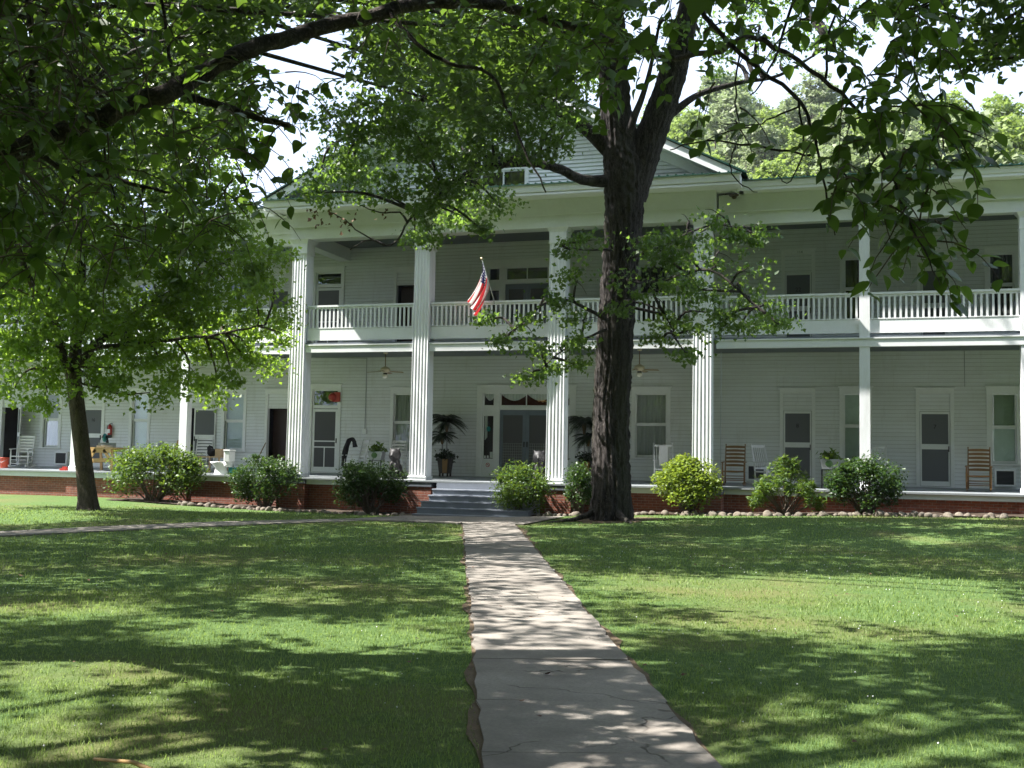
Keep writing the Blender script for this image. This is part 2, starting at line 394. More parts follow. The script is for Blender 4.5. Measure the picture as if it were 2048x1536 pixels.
PD = Vector((-.3453, .9385, 0)); PN = Vector((.9385, .3453, 0))      # main path direction, its right-hand normal
PA = Vector((-1.88, -24.4, 0))                                        # a point on its left edge
PWID = 1.19
SD = Vector((.3603, .9328, 0)); SN = Vector((.9328, -.3603, 0)); SA = Vector((-15.25, -13.3, 0)); SWID = 1.05
def slabs(name, A, d, nrm, wid, t0, t1, step, seed):
    rr = random.Random(seed); mb = MB(); t = t0
    while t < t1:
        L = step*(.8+.4*rr.random()); t2 = min(t+L-.008, t1); k = 5
        dz = rr.uniform(-.002, .003); tl = rr.uniform(-.006, .006); V = []
        for i in range(k+1):
            tt = t+(t2-t)*i/k
            for s, w in ((0, rr.uniform(-.025, .02)), (1, wid+rr.uniform(-.02, .025))):
                p = A+d*tt+nrm*w; z = float(ground(p.x, p.y))+.022+dz+tl*(s-.5)
                V.append((p.x, p.y, z))
        Fs = [(2*i, 2*i+1, 2*i+3, 2*i+2) for i in range(k)]
        n = len(V); V += [(x, y, z-.08) for x, y, z in V]
        per = [2*i for i in range(k+1)]+[2*i+1 for i in range(k, -1, -1)]
        Fs += [(per[j], per[(j+1) % len(per)], per[(j+1) % len(per)]+n, per[j]+n) for j in range(len(per))]
        mb.add(V, Fs); t += L
    return tag(mb.build(name, M['concrete']), kind='structure')
slabs('front_path', PA, PD, PN, PWID, -12, 19.7, 1.35, 3)
slabs('side_path', SA, SD, SN, SWID, -9, 9.6, 1.6, 5)
def apron():
    mb = MB(); xs = np.linspace(-11.9, -7.3, 12); V = []
    for x in xs:
        a = -5.6+.5*math.sin(x*2.1)*.1
        for y in np.linspace(a-(.25 if -8.9 < x < -7.5 else 0), -1.75, 8): V.append((x, y, float(ground(x, y))+.03))
    Fs = [(i*8+j, (i+1)*8+j, (i+1)*8+j+1, i*8+j+1) for i in range(11) for j in range(7)]
    mb.add(V, Fs)
    n = len(V); edge = [i*8 for i in range(12)]
    mb.add([V[i] for i in edge]+[(V[i][0], V[i][1], V[i][2]-.09) for i in edge], [(i, i+12, i+13, i+1) for i in range(11)])
    return tag(mb.build('paved_apron', M['concrete']), kind='structure')
apron()
def strip_soil():
    V = []; Fs = []; xs = np.arange(-22.3, 14, .4)
    for x in xs:
        y0 = -1.15+.1*math.sin(x*1.7)+.08*math.sin(x*4.1)
        for y in np.linspace(y0, .45, 5): V.append((x, y, float(ground(x, y))+.03+.02*math.sin(x*5+y*9)))
    for i in range(len(xs)-1):
        for j in range(4): Fs.append((i*5+j, (i+1)*5+j, (i+1)*5+j+1, i*5+j+1))
    tag(np_mesh('flower_bed_soil', V, Fs, M['soil'], smooth=True), kind='structure')
strip_soil()
def dirt_edges():
    mb = MB(); rr = random.Random(9)
    for A, d, nrm, side, ts, sg in ((PA, PD, PN, 0, np.arange(-6, 20, .3), -1), (PA, PD, PN, PWID, np.arange(-6, 20, .3), 1)):
        V = []
        for t in ts:
            w = .03+.03*math.sin(t*1.3+side*3)+.03*math.sin(t*3.7)+rr.uniform(-.02, .03)
            w = max(.02, w + (.08 if side > 0 and 14 < t < 18.5 else 0))
            for q in (-.05, w):
                p = A+d*float(t)+nrm*(side+sg*q); V.append((p.x, p.y, float(ground(p.x, p.y))+.006))
        mb.add(V, [(2*i, 2*i+1, 2*i+3, 2*i+2) for i in range(len(ts)-1)])
    tag(mb.build('bare_path_edges', M['dirt'], smooth=True), kind='structure')
dirt_edges()

# ================================================================== the hotel
H = empty('wooden_hotel', (-10, 0, 0), label='long white two storey clapboard hotel with fluted columns, porches and green metal roof', cat='hotel')
H0 = Vector((-10, 0, 0))
class PB(MB):                                  # parts of the hotel: world coordinates, stored local to the hotel
    def put(s, name, m, parent=None, **k):
        s.v = [(x+10, y, z) for x, y, z in s.v]; return s.build(name, m, parent or H, **k)
WY = 3.4
CX = [-16.654, -12.552, -8.354, -4.200]; CW = .517
PX = [-41.7, -37.5, -33.3, -29.1, -24.93, -20.756, .179, 4.131, 8.15, 12.15]; PW = .27; PY = .39
# openings: x0, x1, z0, z1 on each storey
WINL = [(-32.9, -32.2), (-28.64, -27.95), (-24.79, -24.12), (-20.98, -20.23), (-14.57, -13.59), (-6.43, -5.45), (-.25, .43), (3.73, 4.40), (7.7, 8.4)]
DOORL = [(-34.9, -34.1), (-30.52, -29.72), (-26.85, -26.05), (-22.42, -21.6), (-19.28, -18.5), (-17.58, -16.60), (-1.97, -1.15), (1.84, 2.66), (5.7, 6.5)]
ENT = (-11.44, -8.52, .95, 3.64)
WINU = [(-32.9, -32.2), (-28.64, -27.95), (-24.79, -24.12), (-20.98, -20.23), (-6.35, -5.46), (-.23, .45), (3.72, 4.39), (7.7, 8.4)]
DOORU = [(-34.9, -34.1), (-30.5, -29.7), (-26.85, -26.05), (-22.42, -21.6), (-19.35, -18.6), (-17.58, -16.60), (-14.57, -13.75), (-1.93, -1.15), (1.9, 2.6), (5.7, 6.5)]
ENTU = (-11.33, -8.72, 5.02, 7.73)
holes = [(a, b, 1.64, 3.64) for a, b in WINL]+[(a, b, .95, 3.62 if (a, b) != (-17.58, -16.6) else 3.76) for a, b in DOORL]+[ENT]
holes += [(a, b, 5.75, 7.64) for a, b in WINU]+[(a, b, 5.02, 7.80 if a != -14.57 else 7.70) for a, b in DOORU]+[ENTU]
GW = (-11.35, -8.85, 9.55, 10.55)
def clap(mb, x0, x1, z0, z1, y, hs, pitch=.112, lip=.030, clipf=None):
    cuts = sorted(set([round(z0+i*pitch, 4) for i in range(int((z1-z0)/pitch)+1)]+[z1]+[round(h[k], 4) for h in hs for k in (2, 3) if z0 < h[k] < z1]))
    for a, b in zip(cuts[:-1], cuts[1:]):
        if b-a < 1e-4: continue
        k = math.floor((a+1e-5-z0)/pitch); fa = (a-z0)/pitch-k; fb = min(1, (b-z0)/pitch-k)
        ya, yb = y-lip*(1-fa), y-lip*(1-fb)
        segs = [(x0, x1)] if clipf is None else clipf(a, b)
        mid = (a+b)/2
        for h in hs:
            if h[2] < mid < h[3]:
                out = []
                for s, e in segs:
                    if h[1] <= s or h[0] >= e: out.append((s, e)); continue
                    if h[0] > s: out.append((s, h[0]))
                    if h[1] < e: out.append((h[1], e))
                segs = out
        for s, e in segs:
            q = [(s, ya, a), (e, ya, a), (e, yb, b), (s, yb, b)]; fs = [(0, 1, 2, 3)]
            if fa < .01: q += [(s, y+.004, a), (e, y+.004, a)]; fs.append((0, 4, 5, 1))
            mb.add(q, fs)
m = PB(); clap(m, -46, 14, .90, 4.84, WY, holes); clap(m, -46, 14, 4.932, 8.6, WY, holes)
m.box(-46, -45.9, 3.42, 15, .6, 9.1); m.box(13.9, 14, 3.42, 15, .6, 9.1); m.box(-46, 14, 15, 15.1, 0, 9.1)
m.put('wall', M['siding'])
m = PB()                                        # rooms behind the openings
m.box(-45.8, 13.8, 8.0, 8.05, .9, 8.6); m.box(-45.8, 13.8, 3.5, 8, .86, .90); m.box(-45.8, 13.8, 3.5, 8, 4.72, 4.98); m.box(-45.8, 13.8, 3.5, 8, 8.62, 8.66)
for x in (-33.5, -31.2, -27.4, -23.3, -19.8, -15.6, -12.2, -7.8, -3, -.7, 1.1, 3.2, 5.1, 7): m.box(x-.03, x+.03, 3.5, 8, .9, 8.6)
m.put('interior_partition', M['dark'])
m = PB(); m.box(-12, -8, 7.0, 7.05, .95, 4.7); m.put('hall_partition', M['redroom'])
# floors, ceilings
m = PB(); m.add([(-46, .26, .85), (14, .26, .85), (14, WY, .93), (-46, WY, .93), (-46, .26, .80), (14, .26, .80)], [(0, 1, 2, 3), (4, 5, 1, 0)])
m.add([(-16.9, -.32, .846), (-3.4, -.32, .846), (-3.4, .259, .853), (-16.9, .259, .853), (-16.9, -.32, .80), (-3.4, -.32, .80), (-16.9, .26, .80), (-3.4, .26, .80)], [(0, 1, 2, 3), (4, 5, 1, 0), (0, 3, 6, 4), (1, 5, 7, 2)])
m.put('porch_floor', M['deck'])
m = PB(); m.box(-46, 14, .5, WY, 4.93, 4.98); m.box(-16.6, -3.7, .1, .5, 4.931, 4.979); m.put('balcony_floor', M['trimgrey'])
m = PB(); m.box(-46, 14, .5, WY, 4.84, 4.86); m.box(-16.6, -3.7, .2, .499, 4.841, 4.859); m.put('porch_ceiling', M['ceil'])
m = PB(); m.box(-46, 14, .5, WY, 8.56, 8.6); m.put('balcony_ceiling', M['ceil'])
# foundation
m = PB(); m.box(-46, -16.3, .42, .6, -.5, .64); m.box(-3.9, 14, .42, .6, -.3, .66); m.box(-16.3, -3.9, 0, .41, -.5, .64)
for c in CX: m.box(c-.13, c+CW+.3, -.27, .44, -.5, .66)
for p in PX: m.box(p-.1, p+PW+.1, .37, .62, -.4, .642 if p < -10 else .662)
m.put('brick_foundation', M['brick'])
for c in CX: m = PB(); m.box(c-.16, c+CW+.33, -.30, .45, .662, .77); m.put('pier_cap', M['trimgrey'], bevel=.008)
m = PB(); m.box(-46, -16.75, .30, .42, .642, .80); m.box(-3.4, 14, .30, .42, .664, .80)
for a, b in zip(CX[:-1], CX[1:]):
    if a > -13 and a < -12: continue
    m.box(a+CW+.35, b-.2, -.25, -.1, .645, .798)
m.put('porch_fascia', M['fascia'])
# steps
m = PB(); rz = .166
for k in range(5):
    z1 = .80-rz*k-.012; y1 = -.32-.29*k
    m.box(-11.66+(.12 if k < 2 else 0), -8.42, y1-.29, .0 if k == 0 else y1+.001, -.35, z1-.04-rz)
    m.box(-11.68+(.12 if k < 2 else 0), -8.40, y1-.315, y1-.002, z1-.04-rz, z1-rz)
m.box(-11.54, -8.42, -.318, -.1, .3, .795)
m.put('front_steps', M['steps'], bevel=.006)
# columns: square, fluted, slightly tapered
def flute_ring(w, d, cx, cyy, z):
    pts = []; n = 5
    for side in range(4):
        L = w if side % 2 == 0 else w
        for i in range(n):
            a = (i+.08)/n; b = (i+.92)/n
            for q in range(5):
                u = a+(b-a)*q/4; dep = d*math.sin(math.pi*q/4) if 0 < q < 4 else 0
                p = ((u-.5)*L, -w/2+dep)
                for _ in range(side): p = (-p[1], p[0])
                pts.append((cx+p[0], cyy+p[1], z))
    return pts
for c in CX:
    cx, cyy = c+CW/2, CW/2
    mb = PB(); rings = [(.95, CW, 0), (.98, CW, .022), (7.70, CW-.035, .022), (7.76, CW-.035, 0)]
    P = [flute_ring(w, d, cx, cyy, z) for z, w, d in rings]; n = len(P[0])
    mb.add([p for r in P for p in r], [(i*n+k, i*n+(k+1) % n, (i+1)*n+(k+1) % n, (i+1)*n+k) for i in range(3) for k in range(n)])
    col = mb.put('column', M['column'])
    b = PB()
    def sq(z, w): return [(cx-w/2, cyy-w/2, z), (cx+w/2, cyy-w/2, z), (cx+w/2, cyy+w/2, z), (cx-w/2, cyy+w/2, z)]
    def stack(b, lv):
        vs = [p for z, w in lv for p in sq(z, w)]; n = len(lv)
        b.add(vs, [(i*4+k, i*4+(k+1) % 4, (i+1)*4+(k+1) % 4, (i+1)*4+k) for i in range(n-1) for k in range(4)]+[(3, 2, 1, 0), tuple((n-1)*4+k for k in range(4))])
    stack(b, [(.772, CW+.15), (.80, CW+.14), (.835, CW+.05), (.93, CW+.04), (.935, CW+.07), (.955, CW+.06), (.96, CW-.01)]); b.put('column_base', M['column'], col)
    b = PB(); stack(b, [(7.75, CW+.0), (7.765, CW+.04), (7.80, CW+.04), (7.805, CW-.005), (8.07, CW-.005), (8.10, CW+.02), (8.15, CW+.07), (8.21, CW+.17)]); b.put('capital', M['column'], col)
for p in PX:
    z0 = .85
    mb = PB(); mb.box(p, p+PW, PY, PY+PW, z0+.16, 8.0); po = mb.put('porch_post', M['column'])
    cx, cyy = p+PW/2, PY+PW/2
    b = PB(); stack(b, [(z0, PW+.06), (z0+.14, PW+.05), (z0+.17, PW+.005)]); b.put('post_base', M['column'], po)
    b = PB(); stack(b, [(7.68, PW+.005), (7.69, PW+.03), (7.72, PW+.03), (7.725, PW+.005), (7.98, PW+.005), (8.04, PW+.05), (8.126, PW+.16)]); b.put('post_cap', M['column'], po)
# railings
sup = [(p, p+PW, PY+.08) for p in PX[:6]]+[(c, c+CW, .16) for c in CX]+[(p, p+PW, PY+.08) for p in PX[6:]]
for (a0, a1, ya), (b0, b1, yb) in zip(sup[:-1], sup[1:]):
    y = max(ya, yb); x0, x1 = a1, b0
    mb = PB(); mb.box(x0, x1, y, y+.04, 5.055, 5.42); mb.box(x0, x1, y-.012, y+.052, 5.425, 5.452); rl = mb.put('railing', M['white'])
    mb = PB(); mb.box(x0, x1, y-.03, y+.07, 6.09, 6.146); mb.box(x0, x1, y-.005, y+.045, 6.03, 6.088); mb.put('handrail', M['white'], rl)
    n = round((x1-x0)/.14); mb = PB()
    for i in range(n):
        x = x0+(i+.5)*(x1-x0)/n; mb.box(x-.027, x+.027, y, y+.04, 5.454, 6.029)
    mb.put('baluster', M['white'], rl)
m = PB(); m.box(-46, -16.75, PY-.02, PY+.13, 4.68, 4.928); m.box(-3.6, 14, PY-.02, PY+.13, 4.68, 4.928)
m.box(-46, -16.75, PY-.045, PY-.021, 4.89, 4.925); m.box(-3.6, 14, PY-.045, PY-.021, 4.89, 4.925)
for a, b in zip(CX[:-1], CX[1:]): m.box(a+CW, b, .08, .22, 4.68, 4.928); m.box(a+CW, b, .055, .078, 4.89, 4.925)
m.put('balcony_fascia', M['white'])
# entablature
m = PB()
def entab(x0, x1, y, zb, dep, e0=0, e1=0):
    m.box(x0, x1, y, y+dep, zb, zb+.36)
    m.box(x0-e0*.02, x1+e1*.02, y-.06, y+dep-.01, zb+.362, zb+.84)
    m.box(x0-e0*.04, x1+e1*.04, y-.085, y-.061, zb+.345, zb+.385)
entab(-46, -16.80, PY, 8.126, .3); entab(-3.55, 14, PY, 8.126, .3)
entab(-16.72, -3.62, 0, 8.21, .5, 1, 1)
m.box(-16.72, -16.3, .502, WY-.02, 8.13, 8.55); m.box(-4.04, -3.62, .502, WY-.02, 8.13, 8.55)
m.put('entablature', M['white'])
# eaves
m = PB()
m.box(-46.4, -17.0, -.22, PY+.3, 8.97, 8.995); m.box(-3.0, 14.4, -.22, PY+.3, 8.97, 8.995)
m.box(-17.12, -2.92, -.86, .6, 9.03, 9.06)
m.put('soffit', M['white'])
m = PB()
def crown(x0, x1, y, z0, z1):
    prof = [(y+.09, z0), (y+.06, z0), (y+.06, z0+.07), (y+.03, z0+.09), (y+.0, z1-.05), (y-.02, z1-.045), (y-.02, z1), (y+.09, z1)]
    m.prism([(a, b) for a, b in prof], 'x', x0, x1)
crown(-46.45, -17.02, -.3, 8.93, 9.17); crown(-2.98, 14.45, -.3, 8.93, 9.17); crown(-17.2, -2.85, -.92, 8.97, 9.25)
m.box(-17.2, -17.1, -.82, 2, 8.97, 9.25); m.box(-2.95, -2.85, -.82, 2, 8.97, 9.25)
m.put('eave_moulding', M['white'])
# gable
AX, AZ = -10.03, 12.95; GL, GR_ = -17.25, -2.80; GZ = 9.30
sl = (AZ-GZ)/(AX-GL)
def gclip(a, b):
    mid = (a+b)/2; h = (AZ-.25-mid)/sl
    return [(AX-h, AX+h)] if h > 0 else []
gw_a = at_y(918, 372, .1); gw_b = at_y(1052, 272, .1)
GW = (float(gw_a[0]), float(gw_b[0]), 9.42, 10.62)
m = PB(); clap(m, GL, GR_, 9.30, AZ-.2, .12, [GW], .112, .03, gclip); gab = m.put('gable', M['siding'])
m = PB()
for s in (-1, 1):                                # raking cornice, both slopes
    e = GL if s < 0 else GR_
    d = Vector((AX-e, 0, AZ-GZ)).normalized(); nrm = Vector((-d.z, 0, d.x)); nrm = nrm if nrm.z > 0 else -nrm
    a, b = Vector((e, 0, GZ)), Vector((AX, 0, AZ))
    def slab(y0, y1, t0, t1, off0=0):
        q = [(a+nrm*t0), (b+nrm*t0), (b+nrm*t1), (a+nrm*t1)]
        m.add([(p.x, y0, p.z) for p in q]+[(p.x, y1, p.z) for p in q], [(0, 1, 2, 3), (7, 6, 5, 4), (0, 4, 5, 1), (1, 5, 6, 2), (2, 6, 7, 3), (3, 7, 4, 0)])
    slab(-.80, .3, -.19, -.16); slab(-.84, -.78, -.26, -.02); slab(.02, .10, -.42, -.192)
m.put('raking_cornice', M['white'], gab)
def window(x0, x1, z0, z1, y, cur, curm, parent=None, sillz=True, case=.115, head=.17, rail=None, mull=0):
    p = parent or H
    mb = PB()                                     # casing + sill on the wall face
    mb.box(x0-case, x0, y-.042, y+.03, z0-.02, z1); mb.box(x1, x1+case, y-.042, y+.03, z0-.02, z1)
    mb.box(x0-case, x1+case, y-.046, y+.03, z1+.001, z1+head); mb.box(x0-case-.04, x1+case+.04, y-.075, y+.03, z1+head+.001, z1+head+.035)
    mb.box(x0-case-.03, x1+case+.03, y-.09, y+.06, z0-.07, z0-.021)
    w = mb.put('window', M['white'], p)
    rail = rail or (z0+z1)/2+.02; mb = PB()
    s = .045
    for za, zb, yy in ((rail, z1, y+.03), (z0, rail, y+.06)):
        mb.box(x0, x0+s, yy, yy+.035, za, zb); mb.box(x1-s, x1, yy, yy+.035, za, zb); mb.box(x0+s, x1-s, yy+.001, yy+.034, zb-.05, zb); mb.box(x0+s, x1-s, yy+.001, yy+.034, za, za+.05)
    for k in range(mull):
        x = x0+(x1-x0)*(k+1)/(mull+1); mb.box(x-.02, x+.02, y+.028, y+.096, z0+.05, z1-.05)
    mb.put('sash', M['white'], w)
    mb = PB(); mb.add([(x0+s, y+.05, rail+.05), (x1-s, y+.05, rail+.05), (x1-s, y+.05, z1-.05), (x0+s, y+.05, z1-.05), (x0+s, y+.08, z0+.05), (x1-s, y+.08, z0+.05), (x1-s, y+.08, rail-.05), (x0+s, y+.08, rail-.05)], [(0, 1, 2, 3), (4, 5, 6, 7)])
    mb.put('pane', M['glass'], w)
    if cur:
        mb = PB(); n = 40; V = []
        for i in range(n+1):
            x = x0-.05+(x1-x0+.1)*i/n; dy = .03*math.sin(i*1.1+x)+.012*math.sin(i*2.7) if cur != 'shade' else 0
            if cur == 'part' and .12 < i/n < .3: dy += .02
            V += [(x, y+.15+dy, z0-.1), (x, y+.15+dy, z1+.1)]
        mb.add(V, [(2*i, 2*i+2, 2*i+3, 2*i+1) for i in range(n)]); mb.put('curtain' if cur != 'shade' else 'window_shade', M[curm], w, smooth=True)
    return w
for (a, b) in WINL:
    kind = ('lace', 'lace') if a in (-14.57, -6.43, -28.64) else ('shade', 'shade')
    w = window(a, b, 1.66, 3.62, WY, *kind)
    if a in (-14.57, -6.43): w['label'] = 'wide window with white lace curtains'
for (a, b) in WINU:
    w = window(a, b, 5.77, 7.62, WY, *(('drape', 'darkcurtain') if a in (3.72, -32.9, -24.79) else ('drape', 'dark')))
gwin = window(GW[0], GW[1], GW[2]+.02, GW[3]-.02, .12, 'drape', 'dark', gab, mull=2)
def number(txt, x, z, y, size, parent, mname='ink'):
    cu = bpy.data.curves.new('number', 'FONT'); cu.body = txt; cu.size = size; cu.align_x = 'CENTER'; cu.align_y = 'CENTER'; cu.extrude = .002
    cu.materials.append(M[mname]); f = bpy.data.objects.new('number', cu); COL.objects.link(f)
    bpy.context.view_layer.update(); me = bpy.data.meshes.new_from_object(f.evaluated_get(bpy.context.evaluated_depsgraph_get())); bpy.data.objects.remove(f)
    o = bpy.data.objects.new('number', me); COL.objects.link(o); o.parent = parent
    o.location = (x+10, y, z); o.rotation_euler = (math.pi/2, 0, 0); return o
def casing(x0, x1, z0, z1, y, case=.10, head=.15):
    mb = PB()
    mb.box(x0-case, x0, y-.042, y+.12, z0-.02, z1); mb.box(x1, x1+case, y-.042, y+.12, z0-.02, z1)
    mb.box(x0-case, x1+case, y-.046, y+.12, z1+.001, z1+head); mb.box(x0-case-.04, x1+case+.04, y-.075, y+.03, z1+head+.001, z1+head+.035)
    mb.box(x0-.02, x1+.02, y-.06, y+.1, z0-.03, z0)
    return mb
def leaf_door(parent, x0, x1, z0, z1, y, style, swing=0, mscr='screen'):
    """screen door leaf: frame mesh + screen mesh; swing opens it about its right edge"""
    mb = PB(); st = .045 if style != 'wide' else .09
    rails = {'two': [(z0, z0+.14), (z0+1.05, z0+1.20), (z1-.07, z1)], 'wide': [(z0, z0+.17), (z0+.82, z0+.86), (z0+1.02, z0+1.06), (z1-.09, z1)]}[style]
    if style == 'two' and z1-z0 < 2.1: rails[1] = (z0+1.0, z0+1.12)
    piv = Vector((x1, y, 0)); c, s_ = math.cos(swing), math.sin(swing)
    def rot(v): return [((p[0]-piv.x)*c-(p[1]-piv.y)*s_+piv.x, (p[0]-piv.x)*s_+(p[1]-piv.y)*c+piv.y, p[2]) for p in v]
    mb.box(x0, x0+st, y, y+.03, z0, z1); mb.box(x1-st, x1, y, y+.03, z0, z1)
    for a, b in rails: mb.box(x0+st, x1-st, y+.001, y+.029, a, b)
    if style == 'wide': mb.box((x0+x1)/2-.018, (x0+x1)/2+.018, y+.002, y+.028, z0+.17, z0+.82)
    mb.v = rot(mb.v); fr = mb.put('door_frame', M['white'], parent)
    mb = PB(); mb.box(x0+st-.004, x1-st+.004, y+.012, y+.018, z0+.1, z1-.05); mb.v = rot(mb.v); mb.put('screen', M[mscr], parent)
    mb = PB(); hx = x1-.035 if swing == 0 else x0+.04
    mb.box(hx-.012, hx+.012, y-.04, y-.002, z0+.98, z0+1.14); mb.v = rot(mb.v); mb.put('door_handle', M['black'], parent)
def guest_door(x0, x1, base, top, mode, num=None, num2=None):
    z1 = base+2.16 if base < 2 else base+2.24
    mb = casing(x0, x1, base+.02, top, WY)
    d = mb.put('door', M['white'])
    if mode == 'wide':
        mb = PB(); mb.box(x0, x1, WY+.01, WY+.06, z1+.02, z1+.13); mb.box(x0, x0+.05, WY+.01, WY+.05, z1+.13, top); mb.box(x1-.05, x1, WY+.01, WY+.05, z1+.13, top); mb.box(x0+.05, x1-.05, WY+.011, WY+.049, top-.05, top); mb.put('transom_frame', M['white'], d)
        mb = PB(); mb.box(x0+.05, x1-.05, WY+.03, WY+.035, z1+.13, top-.05); mb.put('transom_pane', M['glass'], d)
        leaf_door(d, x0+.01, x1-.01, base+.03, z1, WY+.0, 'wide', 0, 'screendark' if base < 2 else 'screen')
    else:
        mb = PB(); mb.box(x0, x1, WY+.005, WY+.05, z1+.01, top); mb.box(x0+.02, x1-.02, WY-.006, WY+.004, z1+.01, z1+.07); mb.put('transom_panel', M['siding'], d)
        if mode == 'shut': leaf_door(d, x0+.01, x1-.01, base+.03, z1, WY-.005, 'two')
        elif mode == 'ajar': leaf_door(d, x0+.35, x1+.30, base+.03, z1, WY-.06, 'two', .25)
        elif mode == 'open': leaf_door(d, x0+.02, x1-.01, base+.03, z1, WY-.05, 'two', math.radians(137))
        elif mode == 'dark':
            mb = PB(); mb.box(x0+.02, x1-.02, WY+.35, WY+.4, base+.03, z1); mb.put('inner_door', M['reddoor'], d)
    if num: number(num, (x0+x1)/2+.0, base+1.72, WY-.012, .17, d)
    if num2: number(num2, (x0+x1)/2+.05, top+.07, WY-.052, .11, d)
    return d
modes = {-34.9: 'shut', -30.52: 'open', -26.85: 'shut', -22.42: 'ajar', -19.28: 'dark', -17.58: 'wide'}
nums = {-1.97: '8', 1.84: '7', -26.85: '16'}
for a, b in DOORL:
    d = guest_door(a, b, .93, 3.76 if a == -17.58 else 3.60, modes.get(a, 'shut'), nums.get(a))
    if a == -19.28: d['label'] = 'open doorway with dark red door inside'
    if a == -17.58: d['label'] = 'wide screen door with glass transom above'
    if a in (-30.52, -22.42): d['label'] = 'dark open doorway with its screen door swung out'
for a, b in DOORU:
    top = 7.68 if a == -14.57 else 7.78
    d = guest_door(a, b, 5.0, top, 'wide' if a == -17.58 else 'dark' if a == -14.57 else 'shut', '22' if a == -1.93 else '18' if a == -19.35 else None, '114' if a == -1.93 else None)
# entrance
def entrance(e, upper):
    x0, x1, z0, z1 = e; zt = z1-.44; cx = (x0+x1)/2; dw = .86
    mb = casing(x0, x1, z0, z1, WY, .19, .22)
    for x in (x0+.40, x1-.40-.18): mb.box(x, x+.18, WY-.02, WY+.1, z0, z1)
    mb.box(cx-dw-.005, cx+dw+.005, WY-.015, WY+.1, zt-.11, zt)
    d = mb.put('entrance', M['white']); dx0, dx1 = x0+.58, x1-.58
    mb = PB(); gl = PB()
    def light(a, b, za, zb, split=False):
        s = .04
        mb.box(a, a+s, WY+.02, WY+.06, za, zb); mb.box(b-s, b, WY+.02, WY+.06, za, zb); mb.box(a+s, b-s, WY+.021, WY+.059, za, za+s); mb.box(a+s, b-s, WY+.021, WY+.059, zb-s, zb)
        if split: mb.box((a+b)/2-.015, (a+b)/2+.015, WY+.022, WY+.058, za+s, zb-s)
        gl.add([(a+s, WY+.04, za+s), (b-s, WY+.04, za+s), (b-s, WY+.04, zb-s), (a+s, WY+.04, zb-s)], [(0, 1, 2, 3)])
    for a, b in ((x0, x0+.40), (x1-.40, x1)):
        light(a, b, zt, z1); light(a, b, z0+.52, zt-.27)
        
        for za, zb in ((z0, z0+.519), (zt-.269, zt-.001)): pn = PB(); pn.box(a, b, WY+.02, WY+.05, za, zb); pn.put('panel', M['white'], d)
    light(dx0, dx1, zt, z1, True)
    mb.put('sidelight_frame', M['white'], d); gl.put('pane', M['glass'], d)
    for s in (0, 1):
        a, b = (dx0, cx-.003) if s == 0 else (cx+.003, dx1); q = PB(); st = .11
        q.box(a, a+st, WY+.03, WY+.075, z0+.01, zt-.12); q.box(b-st, b, WY+.03, WY+.075, z0+.01, zt-.12)
        q.box(a+st, b-st, WY+.031, WY+.074, z0+.01, z0+.28); q.box(a+st, b-st, WY+.031, WY+.074, zt-.28, zt-.12)
        dd = q.put('door', M['bluedoor'], d)
        q = PB(); q.box(a+st, b-st, WY+.05, WY+.055, z0+.28, zt-.28); q.put('screen', M['screendark'], dd)
        q = PB(); zz = z0+.28
        for i in range(9): x = a+st+(b-a-2*st)*(i+.5)/9; q.box(x-.004, x+.004, WY+.040, WY+.044, zz, zz+.78)
        for i in range(10): z = zz+.78*i/9; q.box(a+st, b-st, WY+.0445, WY+.048, z-.004, z+.004)
        q.put('lattice_guard', M['grey'], dd)
        q = PB(); hx = b-.05 if s == 0 else a+.05; q.box(hx-.012, hx+.012, WY-.02, WY+.029, z0+.95, z0+1.12); q.put('door_handle', M['black'], dd)
    if not upper:
        q = PB(); n = 24                             # valance swags in the transom
        for a, b in ((dx0, cx), (cx, dx1), (x0, x0+.4), (x1-.4, x1)):
            V = []
            for i in range(n+1):
                u = i/n; V += [(a+(b-a)*u, WY+.14+.015*math.sin(u*30), z1+.05), (a+(b-a)*u, WY+.14+.015*math.sin(u*30), z1-.05-.20*math.sin(math.pi*u))]
            q.add(V, [(2*i, 2*i+2, 2*i+3, 2*i+1) for i in range(n)])
        q.add([(x0+.04, WY+.13, zt-.3), (x0+.13, WY+.13, zt-.3), (x0+.13, WY+.13, zt-1.0), (x0+.04, WY+.13, zt-1.1)], [(0, 1, 2, 3)])
        q.put('valance', M['curtain'], d)
        q = PB(); cx_, cz = x0+.2, z0+.36                     # no smoking sign on the panel
        ring = [(cx_+r*math.cos(t), WY+.014, cz+r*math.sin(t)) for r in (.05, .068) for t in np.linspace(0, 2*math.pi, 24, endpoint=False)]
        q.add(ring, [(k, (k+1) % 24, 24+(k+1) % 24, 24+k) for k in range(24)]); q.bar((cx_-.04, WY+.013, cz+.04), (cx_+.04, WY+.013, cz-.04), .014, .003, (0, 1, 0))
        q.put('no_smoking_sticker', M['redink'], d)
        q = PB(); q.box(cx_-.02, cx_+.03, WY+.012, WY+.0155, cz-.006, cz+.01); q.put('cigarette_mark', M['ink'], d)
        q = PB(); q.prism([(x0+.20+.07*math.cos(t), z0+1.52+.085*math.sin(t)) for t in np.linspace(0, 2*math.pi, 20, endpoint=False)], 'y', WY+.034, WY+.037); q.put('round_sticker', M['teal'], d)
        for i, (mm, w) in enumerate((('white', .06), ('white', .06), ('fascia', .09))):
            q = PB(); x = x0+.06+.1*i; q.box(x, x+w, WY+.033, WY+.036, z0+.58, z0+.66+.12*(i == 2)); q.put('window_sticker', M[mm], d)
    return d
entrance(ENT, False)['label'] = 'main entrance with blue grey double doors, sidelights and transom'
entrance(ENTU, True)['label'] = 'dark double balcony doors with sidelights'
